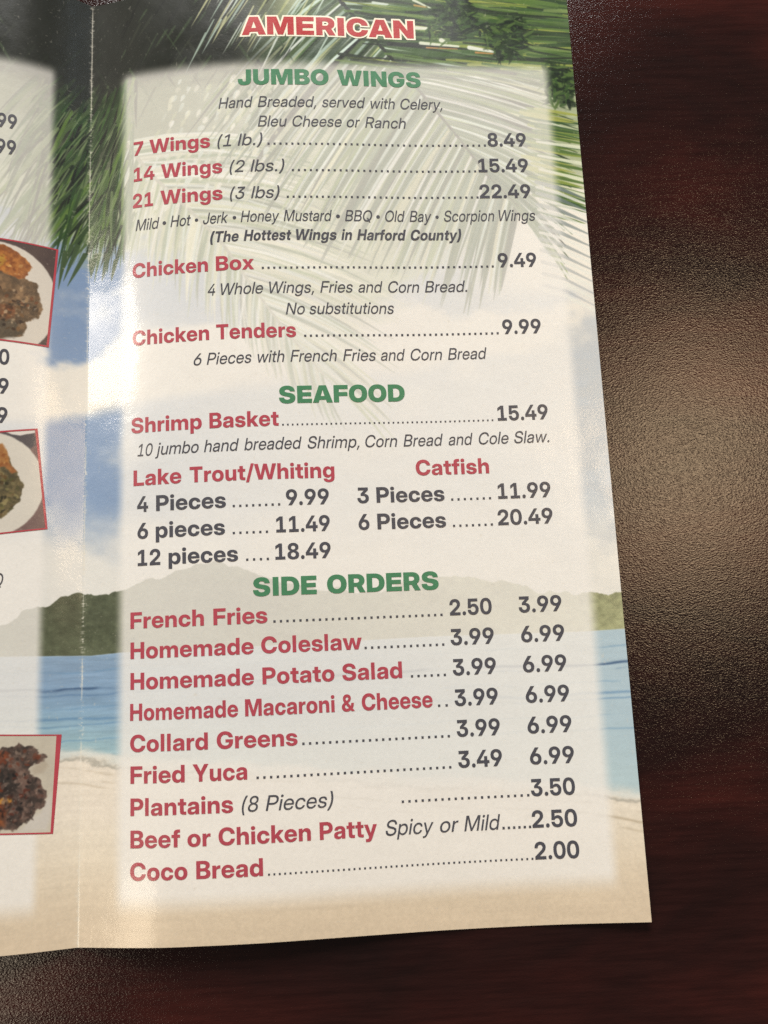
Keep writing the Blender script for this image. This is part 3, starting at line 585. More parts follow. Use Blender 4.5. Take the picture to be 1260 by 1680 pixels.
  'i': '293|82,0 82,709 211,709 211,0|147,838 111,838c 62,886c 62,921 62,956c 111,1004c 146,1004 182,1004c 231,956c 231,921 231,886c 182,838c',
  'j': '293|82,709 211,709 211,-92 211,-146c 166,-232c 79,-281c 15,-281 -40,-281 -40,-170 0,-170 43,-170c 82,-124c 82,-74|147,838 111,838c 62,886c 62,921 62,956c 111,1004c 146,1004 182,1004c 231,956c 231,921 231,886c 182,838c',
  'k': '708|202,246 202,399 213,399 527,709 691,709 350,369 333,369|82,0 82,1000 211,1000 211,0|551,0 274,340 364,430 712,0',
  'l': '282|70,0 70,1010 202,1010 202,0',
  'm': '1164|82,0 82,709 208,709 208,561 194,561 215,614c 282,686c 370,722c 419,722 502,722c 618,628c 632,561 609,561 624,607c 690,680c 787,722c 846,722 912,722c 1019,666c 1082,552c 1082,465 1082,0 953,0 953,459 953,538c 865,607c 806,607 756,607c 685,566c 646,493c 646,447 646,0 518,0 518,470 518,532c 436,607c 374,607 332,607c 257,567c 211,488c 211,430 211,0',
  'n': '761|211,411 211,0 82,0 82,709 209,709 209,535 176,535 211,630c 335,722c 421,722 494,722c 611,659c 679,535c 679,441 679,0 550,0 550,428 550,516c 466,606c 389,606 339,606c 259,565c 211,480c',
  'o': '762|381,-16 282,-16c 131,78c 47,245c 47,353 47,462c 131,630c 282,725c 381,725 481,725c 632,630c 716,462c 716,353 716,245c 632,78c 481,-16c|381,98 445,98c 536,161c 585,276c 585,353 585,432c 536,547c 445,611c 381,611 318,611c 226,548c 177,432c 177,353 177,275c 226,161c 318,98c',
  'p': '785|82,-281 82,709 209,709 209,606 210,606 233,645c 301,697c 386,722c 432,722 524,722c 662,630c 739,464c 739,354 739,245c 662,79c 524,-14c 431,-14 386,-14c 304,13c 237,66c 213,107 211,107 211,-281|408,100 467,100c 557,158c 608,272c 608,354 608,438c 557,551c 467,610c 408,610 345,610c 252,547c 202,432c 202,354 202,278c 252,163c 345,100c',
  'r': '456|82,0 82,709 206,709 206,596 208,596 228,652c 312,718c 379,718 395,718c 422,716c 429,715 429,591 422,593c 382,598c 357,598 317,598c 251,562c 211,486c 211,427 211,0',
  's': '664|338,-16 259,-16c 132,35c 53,137c 48,214 176,214 182,154c 263,90c 335,90 405,90c 486,148c 486,192 486,230c 429,276c 382,286 266,313 167,335c 64,437c 64,515 64,577c 131,671c 251,725c 329,725 407,725c 528,668c 598,565c 600,494 476,494 475,548c 396,619c 330,619 268,619c 194,559c 194,516 194,478c 250,432c 299,420 417,394 520,370c 617,274c 617,198 617,131c 544,35c 418,-16c',
  't': '442|409,709 409,600 10,600 10,709|136,902 265,902 265,180 265,140c 299,108c 342,108 357,108c 395,108c 409,108 409,0 392,0c 346,0c 326,0 230,0c 136,82c 136,165',
  'u': '761|340,-14 268,-14c 151,49c 82,175c 82,268 82,709 211,709 211,281 211,193c 296,103c 372,103 422,103c 502,143c 550,230c 550,298 550,709 679,709 679,0 553,0 553,174 585,174 551,79c 426,-14c',
  'v': '714|290,0 18,709 157,709 303,311 323,258c 358,152c 375,99 344,99 361,152c 396,258c 415,311 559,709 696,709 424,0',
  'w': '1050|238,0 18,709 153,709 238,409 259,336c 297,184c 316,110 298,110 317,184c 356,336c 377,409 463,709 588,709 672,409 693,336c 731,184c 751,110 731,110 751,184c 790,336c 810,409 896,709 1032,709 813,0 678,0 586,315 573,362c 548,459c 523,556c 510,604 541,604 528,556c 503,459c 477,362c 463,315 370,0',
  'y': '714|89,-281 89,-170 163,-170 185,-170c 219,-152c 246,-115c 257,-86 292,5 18,709 157,709 303,311 323,258c 360,152c 377,99 342,99 359,152c 396,258c 415,311 559,709 696,709 372,-127 353,-177c 294,-245c 217,-281c 170,-281 150,-281c 110,-281c',
  '•': '669|335,169 276,169c 178,227c 120,325c 120,384 120,444c 178,541c 276,599c 335,599 394,599c 492,541c 549,444c 549,384 549,325c 492,227c 394,169c',
 },
 'B': {
  '&': '903|374,-15 270,-15c 119,59c 36,187c 36,266 36,320c 77,407c 158,485c 220,526 425,660 449,676c 478,710c 491,744c 491,760 491,790c 444,837c 402,837 375,837c 334,815c 311,776c 311,749 311,721c 340,661c 397,590c 440,541 916,0 687,0 291,438 246,489c 171,588c 125,693c 125,753 125,827c 194,945c 319,1013c 402,1013 482,1013c 599,949c 664,841c 664,773 664,729c 633,646c 575,574c 531,542 326,395 291,369c 250,315c 250,278 250,244c 285,191c 348,161c 387,161 440,161c 542,212c 625,303c 675,424c 675,494 856,494 856,415c 823,269c 751,147c 694,103 636,70 581,28c 442,-15c',
  '(': '537|127,397 127,516c 166,760c 236,975c 282,1051 493,1051 451,957c 386,738c 349,508c 349,397 349,300c 382,113c 446,-84c 493,-197 282,-197 206,-68c 127,235c',
  ')': '537|44,-197 91,-84c 155,113c 188,300c 188,397 188,508c 151,738c 86,957c 44,1051 255,1051 301,975c 370,760c 410,516c 410,397 410,235c 331,-68c 255,-197',
  '.': '369|186,-12 135,-12c 64,59c 64,110 64,160c 135,232c 186,232 236,232c 308,160c 308,110 308,59c 236,-12c',
  '/': '514|513,1047 191,-150 1,-150 323,1047',
  '0': '886|443,-16 313,-16c 134,109c 42,340c 42,499 42,659c 134,891c 313,1016c 443,1016 573,1016c 752,891c 844,659c 844,499 844,340c 752,109c 573,-16c|443,165 505,165c 588,245c 629,395c 629,499 629,604c 588,754c 505,835c 443,835 381,835c 298,754c 257,604c 257,499 257,395c 298,245c 381,165c',
  '1': '886|124,0 124,182 793,182 793,0|587,1000 587,0 367,0 367,793 365,793 134,648 134,845 381,1000',
  '2': '886|80,0 80,165 449,475 489,509c 555,573c 596,645c 596,690 596,734c 559,799c 492,835c 446,835 397,835c 324,792c 285,709c 285,651 74,651 74,762c 165,926c 332,1016c 446,1016 552,1016c 715,939c 809,799c 809,702 809,631c 755,515c 655,409c 586,351 390,183 390,182 812,182 812,0',
  '3': '886|439,-16 312,-16c 139,80c 51,240c 51,334 268,334 268,282c 310,204c 387,160c 437,160 486,160c 559,200c 600,273c 600,320 600,366c 556,433c 475,469c 419,469 279,469 279,601 507,817 507,817 105,817 105,1000 773,1000 773,826 459,535 459,583 580,594c 741,528c 822,398c 822,312 822,216c 726,68c 555,-16c',
  '4': '886|25,209 25,384 455,1000 681,1000 255,384 255,383 861,383 861,209|521,0 521,262 521,340 521,623 732,623 732,0',
  '5': '886|442,-15 332,-15c 165,66c 67,213c 61,312 276,312 278,268c 322,199c 396,159c 443,159 492,159c 565,203c 606,282c 606,333 606,385c 565,464c 493,509c 446,509 384,509c 298,457c 283,411 75,411 105,1000 762,1000 762,817 307,817 290,604 292,604 328,641c 427,678c 487,678 555,678c 675,627c 769,535c 822,411c 822,339 822,236c 727,76c 556,-15c',
  '6': '886|449,-14 336,-14c 163,74c 65,230c 65,331 65,413c 133,569c 197,662 429,1000 673,1000 361,551 312,551 326,573c 370,620c 440,652c 494,652 593,652c 739,572c 821,427c 821,330 821,229c 726,73c 559,-14c|442,161 490,161c 564,205c 607,281c 607,330 607,378c 564,453c 490,497c 442,497 396,497c 322,453c 279,378c 279,330 279,281c 322,205c 396,161c',
  '7': '886|156,0 567,810 567,811 88,811 88,1000 798,1000 798,815 387,0',
  '8': '886|442,-16 326,-16c 150,55c 52,184c 52,269 52,338c 114,443c 226,510c 301,520 301,519 202,534c 85,652c 85,744 85,824c 176,947c 337,1016c 442,1016 550,1016c 711,948c 800,826c 800,744 800,652c 684,534c 585,519 585,520 660,510c 772,443c 833,338c 833,269 833,184c 735,55c 560,-16c|442,145 490,145c 562,181c 603,245c 603,286 603,328c 562,393c 490,430c 442,430 396,430c 324,393c 282,328c 282,286 282,244c 323,181c 395,145c|442,596 485,596c 547,627c 582,685c 582,723 582,762c 547,819c 485,850c 442,850 401,850c 338,819c 304,762c 304,723 304,685c 338,627c 401,596c',
  '9': '886|437,1014 550,1014c 723,926c 821,770c 821,669 821,587c 753,431c 689,338 457,0 213,0 525,449 574,449 560,428c 516,380c 446,348c 392,348 294,348c 147,428c 65,573c 65,670 65,771c 160,927c 328,1014c|444,839 397,839c 322,795c 279,719c 279,670 279,623c 322,547c 397,503c 444,503 490,503c 564,547c 607,623c 607,670 607,719c 564,795c 490,839c',
  'B': '888|68,0 68,1000 479,1000 589,1000c 741,935c 819,821c 819,745 819,688c 774,597c 692,537c 636,524 636,523 698,518c 797,458c 855,353c 855,282 855,199c 774,72c 618,0c 506,0|292,177 470,177 541,177c 621,241c 621,298 621,336c 585,392c 519,422c 472,422 292,422|292,590 459,590 500,590c 559,619c 591,671c 591,707 591,760c 520,823c 459,823 292,823',
  'C': '999|516,-16 379,-16c 162,107c 37,338c 37,499 37,662c 162,893c 379,1016c 516,1016 606,1016c 760,963c 878,864c 952,725c 964,640 733,640 725,681c 687,747c 632,792c 562,815c 520,815 440,815c 328,739c 268,597c 268,499 268,402c 327,261c 440,185c 520,185 562,185c 632,208c 687,253c 724,318c 733,359 964,359 952,274c 878,136c 760,37c 606,-16c',
  'F': '809|68,0 68,1000 780,1000 780,805 297,805 297,580 749,580 749,391 297,391 297,0',
  'G': '1013|518,-16 374,-16c 158,112c 37,344c 37,499 37,662c 163,893c 379,1016c 514,1016 602,1016c 756,966c 876,871c 952,742c 960,662 727,662 720,697c 686,754c 633,794c 564,815c 522,815 442,815c 329,739c 268,598c 268,499 268,401c 329,260c 444,185c 525,185 591,185c 689,232c 743,318c 743,374 795,370 536,370 536,540 967,540 967,407 967,281c 853,91c 651,-16c',
  'H': '991|68,0 68,1000 297,1000 297,607 693,607 693,1000 922,1000 922,0 693,0 693,412 297,412 297,0',
  'L': '773|68,0 68,1000 297,1000 297,195 744,195 744,0',
  'M': '1242|68,0 68,1000 405,1000 547,582 558,547c 587,448c 617,339c 643,241c 651,207 593,207 602,241c 627,339c 657,448c 686,547c 696,582 836,1000 1174,1000 1174,0 949,0 949,448 949,481c 951,579c 955,692c 958,807c 958,859 985,859 970,804c 937,687c 905,575c 877,480c 867,448 714,0 529,0 374,448 364,480c 335,575c 302,687c 268,804c 252,859 284,859 284,807c 287,692c 291,579c 293,481c 293,448 293,0',
  'P': '875|68,0 68,1000 472,1000 587,1000c 754,918c 845,768c 845,665 845,563c 753,413c 585,331c 470,331 197,331 197,522 456,522 507,522c 581,557c 621,622c 621,665 621,710c 581,774c 507,809c 456,809 297,809 297,0',
  'S': '911|459,-16 328,-16c 143,65c 46,220c 46,329 265,329 267,279c 314,207c 401,169c 461,169 515,169c 594,198c 638,250c 638,285 638,315c 602,359c 525,392c 464,405 360,426 213,457c 65,599c 65,707 65,800c 163,939c 338,1016c 454,1016 572,1016c 743,938c 839,792c 842,690 629,690 624,756c 531,831c 456,831 409,831c 336,802c 295,752c 295,718 295,690c 328,648c 402,617c 460,605 551,586 633,569c 752,519c 828,449c 865,358c 865,301 865,202c 768,60c 586,-16c',
  'T': '882|29,805 29,1000 853,1000 853,805 556,805 556,0 327,0 327,805',
  'W': '1387|272,0 4,1000 250,1000 356,537 371,472c 396,341c 421,210c 432,145 384,145 396,210c 422,341c 451,472c 466,537 579,1000 808,1000 921,537 936,472c 965,341c 991,210c 1004,145 954,145 966,210c 990,341c 1017,472c 1031,537 1137,1000 1383,1000 1115,0 861,0 728,520 713,578c 683,726c 661,825 725,825 704,726c 674,578c 659,520 526,0',
  'Y': '966|375,0 375,363 4,1000 267,1000 428,706 450,667c 490,588c 510,549 467,549 486,588c 524,667c 545,706 701,1000 961,1000 598,363 598,0',
  'a': '773|283,-12 212,-12c 103,34c 40,128c 40,199 40,259c 83,339c 160,389c 260,415c 315,420 380,426c 456,439c 489,462c 489,484 489,488 489,511c 464,545c 417,565c 385,565 351,565c 301,544c 272,507c 269,481 65,481 70,557c 148,665c 291,724c 392,724 467,724c 585,691c 665,627c 707,536c 707,479 707,0 492,0 492,100 489,100 469,63c 412,13c 335,-12c|348,134 390,134c 455,165c 491,220c 491,257 491,323 482,319c 456,311c 422,304c 382,297c 360,293 328,288c 278,267c 248,233c 248,207 248,185c 273,152c 318,134c',
  'c': '775|399,-16 291,-16c 127,77c 36,244c 36,354 36,464c 127,631c 291,725c 399,725 472,725c 593,682c 684,605c 737,499c 741,435 530,435 526,461c 506,503c 474,534c 430,550c 403,550 357,550c 293,502c 258,415c 258,354 258,294c 293,206c 358,159c 403,159 430,159c 474,175c 505,206c 525,249c 529,276 741,276 739,212c 687,106c 596,27c 473,-16c',
  'd': '833|343,-15 250,-15c 112,77c 36,244c 36,355 36,464c 114,630c 251,724c 341,724 387,724c 463,700c 524,651c 546,612 547,612 547,1000 767,1000 767,0 550,0 550,109 549,109 530,68c 469,12c 390,-15c|403,161 449,161c 518,209c 557,296c 557,355 557,414c 518,501c 449,549c 403,549 359,549c 294,502c 258,416c 258,355 258,294c 294,207c 359,161c',
  'e': '781|398,-16 290,-16c 127,79c 36,246c 36,354 36,462c 127,630c 288,725c 392,725 471,725c 601,672c 696,574c 747,440c 747,359 747,300 110,300 110,434 644,434 544,405 544,454c 508,524c 443,561c 397,561 351,561c 286,524c 250,454c 250,405 250,308 250,259c 287,184c 356,144c 405,144 441,144c 497,164c 535,201c 543,225 742,225 729,154c 632,46c 486,-16c',
  'f': '533|506,709 506,538 12,538 12,709|141,0 141,792 141,862c 194,954c 302,1000c 383,1000 421,1000c 492,1000c 506,1000 506,830 497,830c 453,830c 437,830 395,830c 361,795c 361,754 361,0',
  'g': '833|411,-290 305,-290c 161,-230c 82,-125c 71,-57 282,-57 288,-80c 323,-114c 376,-132c 411,-132 478,-132c 549,-58c 549,15 549,123 548,123 529,82c 468,28c 389,3c 343,3 250,3c 112,95c 36,257c 36,361 36,467c 114,631c 251,724c 341,724 387,724c 464,698c 527,647c 548,609 549,609 549,709 767,709 767,35 767,-79c 679,-223c 519,-290c|403,176 449,176c 518,222c 557,308c 557,364 557,422c 518,506c 449,552c 403,552 359,552c 294,508c 258,424c 258,364 258,305c 294,221c 359,176c',
  'h': '819|286,388 286,0 66,0 66,1000 286,1000 286,521 249,521 282,615c 407,724c 507,724 583,724c 693,658c 752,533c 752,445 752,0 533,0 533,401 533,467c 470,536c 412,536 374,536c 317,504c 286,439c',
  'i': '352|66,0 66,709 286,709 286,0|176,785 122,785c 53,849c 53,898 53,947c 122,1010c 175,1010 229,1010c 298,947c 298,897 298,849c 229,785c',
  'k': '772|264,191 264,450 288,450 515,709 769,709 455,347 400,347|66,0 66,1000 286,1000 286,0|528,0 321,298 465,452 782,0',
  'l': '372|70,0 70,1010 285,1010 285,0',
  'm': '1231|66,0 66,709 278,709 278,545 266,545 284,606c 353,685c 443,724c 494,724 574,724c 695,631c 707,545 687,545 699,602c 769,682c 869,724c 926,724 995,724c 1103,664c 1165,551c 1165,471 1165,0 945,0 945,425 945,484c 882,545c 834,545 800,545c 749,514c 721,458c 721,421 721,0 510,0 510,429 510,482c 450,545c 401,545 368,545c 316,514c 286,456c 286,415 286,0',
  'n': '819|286,388 286,0 66,0 66,709 283,709 283,521 249,521 282,615c 407,724c 507,724 583,724c 693,658c 752,533c 752,445 752,0 533,0 533,401 533,467c 470,536c 412,536 374,536c 317,504c 286,439c',
  'o': '809|405,-16 295,-16c 129,76c 36,242c 36,354 36,466c 129,632c 295,725c 405,725 515,725c 680,632c 773,466c 773,354 773,242c 680,76c 515,-16c|405,160 448,160c 514,205c 551,292c 551,354 551,416c 514,503c 448,549c 405,549 362,549c 295,503c 258,416c 258,354 258,292c 295,205c 362,160c',
  'p': '833|66,-281 66,709 283,709 283,615 286,615 307,651c 368,700c 446,724c 492,724 582,724c 719,630c 797,464c 797,355 797,244c 721,77c 583,-15c 490,-15 444,-15c 366,12c 307,66c 288,106 286,106 286,-281|430,161 475,161c 540,207c 575,294c 575,355 575,416c 540,502c 475,549c 430,549 385,549c 315,501c 276,414c 276,355 276,296c 315,209c 385,161c',
  'r': '531|66,0 66,709 279,709 279,585 280,585 300,652c 383,712c 454,712 472,712c 502,711c 515,711 515,528 503,529c 451,531c 426,531 385,531c 321,493c 286,422c 286,370 286,0',
  's': '731|373,-17 277,-17c 128,41c 39,150c 33,225 249,225 254,184c 316,136c 369,136 420,136c 476,172c 476,201 476,226c 431,257c 389,265 262,288 157,307c 49,413c 49,496 49,565c 124,667c 264,723c 360,723 457,723c 599,664c 679,556c 681,481 479,481 478,520c 416,571c 368,571 320,571c 267,534c 267,506 267,482c 309,450c 347,442 487,417 596,396c 699,302c 699,223 699,151c 617,43c 470,-17c',
  't': '528|499,709 499,538 12,538 12,709|134,902 353,902 353,231 353,197c 381,170c 420,170 438,170c 487,170c 499,170 499,0 481,0c 411,0c 374,0 250,0c 134,95c 134,195',
  'u': '819|312,-15 236,-15c 125,51c 66,176c 66,264 66,709 286,709 286,308 286,242c 349,173c 406,173 444,173c 501,204c 533,270c 533,321 533,709 752,709 752,0 536,0 536,188 570,188 537,94c 412,-15c',
  'w': '1149|223,0 5,709 235,709 293,478 312,401c 348,234c 365,154 336,154 355,234c 395,401c 415,478 477,709 672,709 734,478 754,401c 793,234c 813,154 784,154 801,234c 835,400c 853,478 910,709 1145,709 926,0 699,0 620,271 609,310c 587,393c 566,477c 555,519 594,519 583,477c 562,393c 541,310c 529,271 449,0',
  'x': '749|5,0 288,408 283,320 23,709 261,709 314,620 340,574c 387,489c 410,447 345,447 370,489c 417,574c 444,620 499,709 733,709 465,320 469,408 744,0 505,0 446,95 419,140c 373,222c 349,263 403,263 379,222c 332,140c 304,95 243,0',
  'y': '777|87,-281 87,-109 182,-109 206,-109c 235,-95c 254,-64c 263,-37 277,2 5,709 234,709 344,374 365,309c 402,177c 420,111 358,111 375,177c 413,309c 434,374 545,709 772,709 464,-103 441,-165c 378,-244c 291,-281c 234,-281 198,-281c 123,-281c',
 },
}

# baseline height t, style, text, start s, end s (mm on the paper)
LAYOUT = [
  (203.73, 'title', 'AMERICAN', 38.11, 79.52),
  (190.71, 'heading', 'JUMBO', 36.92, 58.40),
  (190.71, 'heading', 'WINGS', 60.46, 80.58),
  (184.96, 'desc', 'Hand', 32.20, 40.34),
  (184.96, 'desc', 'Breaded,', 41.49, 55.25),
  (184.96, 'desc', 'served', 56.63, 66.91),
  (184.96, 'desc', 'with', 68.17, 74.03),
  (184.96, 'desc', 'Celery,', 75.35, 85.52),
  (179.94, 'desc', 'Bleu', 41.38, 48.22),
  (179.94, 'desc', 'Cheese', 49.51, 61.13),
  (179.94, 'desc', 'or', 62.29, 65.48),
  (179.94, 'desc', 'Ranch', 66.64, 76.43),
  (175.30, 'item', '7', 11.32, 13.81),
  (175.30, 'item', 'Wings', 15.34, 30.09),
  (175.30, 'note', '(1', 31.83, 35.07),
  (175.30, 'note', 'lb.)', 36.57, 42.41),
  (175.30, 'dots', (38, 0.5), 43.55, 95.44),
  (175.30, 'price', '8.49', 95.88, 105.25),
  (168.64, 'item', '14', 11.43, 16.62),
  (168.64, 'item', 'Wings', 18.20, 32.88),
  (168.64, 'note', '(2', 34.60, 38.16),
  (168.64, 'note', 'lbs.)', 39.43, 47.35),
  (168.64, 'dots', (32, 0.5), 49.05, 92.67),
  (168.64, 'price', '15.49', 93.26, 105.28),
  (161.98, 'item', '21', 11.22, 16.25),
  (161.98, 'item', 'Wings', 18.04, 32.85),
  (161.98, 'note', '(3', 34.56, 38.17),
  (161.98, 'note', 'lbs)', 39.44, 46.05),
  (161.98, 'dots', (34, 0.5), 47.67, 92.84),
  (161.98, 'price', '22.49', 93.14, 105.39),
  (156.20, 'desc', 'Mild', 11.94, 17.80),
  (156.20, 'desc', '•', 18.54, 19.43),
  (156.20, 'desc', 'Hot', 20.46, 25.33),
  (156.20, 'desc', '•', 26.26, 27.05),
  (156.20, 'desc', 'Jerk', 28.20, 34.04),
  (156.20, 'desc', '•', 35.10, 35.94),
  (156.20, 'desc', 'Honey', 36.93, 45.83),
  (156.20, 'desc', 'Mustard', 46.82, 58.00),
  (156.20, 'desc', '•', 58.92, 59.84),
  (156.20, 'desc', 'BBQ', 60.98, 67.39),
  (156.20, 'desc', '•', 68.32, 69.18),
  (156.20, 'desc', 'Old', 70.40, 75.07),
  (156.20, 'desc', 'Bay', 76.15, 81.34),
  (156.20, 'desc', '•', 82.28, 83.07),
  (156.20, 'desc', 'Scorpion', 84.30, 96.26),
  (156.20, 'desc', 'Wings', 97.36, 106.07),
  (151.56, 'descb', '(The', 29.79, 36.42),
  (151.56, 'descb', 'Hottest', 37.54, 48.51),
  (151.56, 'descb', 'Wings', 49.56, 58.90),
  (151.56, 'descb', 'in', 59.96, 62.50),
  (151.56, 'descb', 'Harford', 63.64, 75.13),
  (151.56, 'descb', 'County)', 76.21, 88.15),
  (144.61, 'item', 'Chicken', 11.23, 29.20),
  (144.61, 'item', 'Box', 31.04, 39.78),
  (144.61, 'dots', (42, 0.5), 41.52, 95.36),
  (144.61, 'price', '9.49', 96.37, 105.49),
  (138.76, 'desc', '4', 29.06, 30.82),
  (138.76, 'desc', 'Whole', 32.08, 41.73),
  (138.76, 'desc', 'Wings,', 43.11, 53.29),
  (138.76, 'desc', 'Fries', 54.68, 62.15),
  (138.76, 'desc', 'and', 63.42, 69.06),
  (138.76, 'desc', 'Corn', 70.33, 77.57),
  (138.76, 'desc', 'Bread.', 78.85, 88.75),
  (133.63, 'desc', 'No', 46.71, 51.05),
  (133.63, 'desc', 'substitutions', 52.09, 71.44),
  (128.26, 'item', 'Chicken', 11.30, 29.28),
  (128.26, 'item', 'Tenders', 30.88, 48.90),
  (128.26, 'dots', (35, 0.5), 50.69, 95.44),
  (128.26, 'price', '9.99', 96.36, 105.35),
  (122.45, 'desc', '6', 25.66, 27.47),
  (122.45, 'desc', 'Pieces', 28.65, 38.76),
  (122.45, 'desc', 'with', 40.13, 46.13),
  (122.45, 'desc', 'French', 47.44, 57.92),
  (122.45, 'desc', 'Fries', 59.30, 66.79),
  (122.45, 'desc', 'and', 67.91, 73.50),
  (122.45, 'desc', 'Corn', 74.76, 82.02),
  (122.45, 'desc', 'Bread', 83.33, 92.35),
  (112.83, 'heading', 'SEAFOOD', 44.67, 72.98),
  (107.75, 'item', 'Shrimp', 11.11, 27.37),
  (107.75, 'item', 'Basket', 29.09, 44.47),
  (107.75, 'dots', (45, 0.38), 45.21, 92.84),
  (107.75, 'price', '15.49', 93.88, 105.42),
  (102.40, 'desc', '10', 12.59, 16.16),
  (102.40, 'desc', 'jumbo', 16.73, 26.63),
  (102.40, 'desc', 'hand', 27.79, 35.59),
  (102.40, 'desc', 'breaded', 36.74, 49.44),
  (102.40, 'desc', 'Shrimp,', 50.72, 62.25),
  (102.40, 'desc', 'Corn', 63.55, 70.75),
  (102.40, 'desc', 'Bread', 72.13, 81.12),
  (102.40, 'desc', 'and', 82.36, 87.91),
  (102.40, 'desc', 'Cole', 89.23, 96.04),
  (102.40, 'desc', 'Slaw.', 97.30, 105.31),
  (95.72, 'item', 'Lake', 11.68, 22.67),
  (95.72, 'item', 'Trout/Whiting', 24.52, 56.44),
  (95.72, 'item', 'Catfish', 74.63, 91.16),
  (89.79, 'price', '4', 12.56, 15.11),
  (89.79, 'price', 'Pieces', 16.93, 32.49),
  (89.79, 'dots', (8, 0.5), 33.96, 44.34),
  (89.79, 'price', '9.99', 45.61, 55.02),
  (89.79, 'price', '3', 61.28, 63.85),
  (89.79, 'price', 'Pieces', 65.54, 80.76),
  (89.79, 'dots', (7, 0.5), 82.21, 91.20),
  (89.79, 'price', '11.99', 92.78, 104.68),
  (83.85, 'price', '6', 12.65, 15.11),
  (83.85, 'price', 'pieces', 16.85, 32.19),
  (83.85, 'dots', (6, 0.5), 33.86, 41.55),
  (83.85, 'price', '11.49', 43.33, 55.02),
  (83.85, 'price', '6', 61.32, 63.74),
  (83.85, 'price', 'Pieces', 65.49, 80.78),
  (83.85, 'dots', (7, 0.5), 82.28, 91.23),
  (83.85, 'price', '20.49', 92.39, 104.70),
  (77.91, 'price', '12', 12.74, 17.88),
  (77.91, 'price', 'pieces', 19.72, 34.94),
  (77.91, 'dots', (4, 0.5), 36.66, 41.60),
  (77.91, 'price', '18.49', 42.99, 55.01),
  (70.17, 'heading', 'SIDE', 38.02, 51.71),
  (70.17, 'heading', 'ORDERS', 53.96, 78.39),
  (64.40, 'item', 'French', 11.11, 27.36),
  (64.40, 'item', 'Fries', 29.40, 40.96),
  (64.40, 'dots', (27, 0.5), 42.20, 78.90),
  (64.40, 'price', '2.50', 80.50, 89.78),
  (64.40, 'price', '3.99', 95.70, 105.17),
  (57.98, 'item', 'Homemade', 11.15, 37.89),
  (57.98, 'item', 'Coleslaw', 39.51, 61.02),
  (57.98, 'dots', (13, 0.5), 61.55, 78.94),
  (57.98, 'price', '3.99', 80.34, 89.84),
  (57.98, 'price', '6.99', 95.79, 105.27),
  (51.52, 'item', 'Homemade', 11.18, 37.82),
  (51.52, 'item', 'Potato', 39.63, 54.89),
  (51.52, 'item', 'Salad', 56.58, 69.45),
  (51.52, 'dots', (6, 0.5), 71.30, 78.92),
  (51.52, 'price', '3.99', 80.45, 89.89),
  (51.52, 'price', '6.99', 95.74, 105.22),
  (45.07, 'item', 'Homemade', 11.14, 34.35),
  (45.07, 'item', 'Macaroni', 35.83, 54.73),
  (45.07, 'item', '&', 56.22, 59.01),
  (45.07, 'item', 'Cheese', 60.50, 75.72),
  (45.07, 'dots', (2, 0.5), 76.84, 78.96),
  (45.07, 'price', '3.99', 80.48, 89.87),
  (45.07, 'price', '6.99', 95.89, 105.31),
  (38.63, 'item', 'Collard', 11.18, 27.90),
  (38.63, 'item', 'Greens', 29.76, 46.67),
  (38.63, 'dots', (23, 0.5), 47.63, 79.06),
  (38.63, 'price', '3.99', 80.57, 89.90),
  (38.63, 'price', '6.99', 95.83, 105.31),
  (32.21, 'item', 'Fried', 11.28, 22.96),
  (32.21, 'item', 'Yuca', 24.63, 36.02),
  (32.21, 'dots', (30, 0.5), 37.93, 79.02),
  (32.21, 'price', '3.49', 80.52, 89.94),
  (32.21, 'price', '6.99', 95.89, 105.33),
  (25.73, 'item', 'Plantains', 11.31, 32.99),
  (25.73, 'note', '(8', 34.76, 38.29),
  (25.73, 'note', 'Pieces)', 39.68, 53.78),
  (25.73, 'dots', (20, 0.5), 68.09, 95.25),
  (25.73, 'price', '3.50', 95.63, 105.01),
  (19.32, 'item', 'Beef', 11.34, 21.92),
  (19.32, 'item', 'or', 23.44, 28.23),
  (19.32, 'item', 'Chicken', 29.87, 48.88),
  (19.32, 'item', 'Patty', 50.71, 62.66),
  (19.32, 'note', 'Spicy', 64.45, 74.61),
  (19.32, 'note', 'or', 75.90, 79.91),
  (19.32, 'note', 'Mild', 81.01, 88.77),
  (19.32, 'dots', (6, 0.5), 89.09, 95.18),
  (19.32, 'price', '2.50', 95.43, 104.95),
  (12.96, 'item', 'Coco', 11.31, 23.39),
  (12.96, 'item', 'Bread', 25.20, 38.88),
  (12.96, 'dots', (51, 0.4), 39.88, 95.18),
  (12.96, 'price', '2.00', 95.56, 104.89),
  (179.45, 'price', '99', -20.73, -16.55),
  (173.09, 'price', '99', -20.73, -16.58),
  (123.37, 'price', '0', -18.72, -16.61),
  (116.73, 'price', '9', -18.71, -16.58),
  (110.14, 'price', '9', -18.77, -16.64),
  (74.50, 'desc', 'Q', -18.38, -16.45),
]

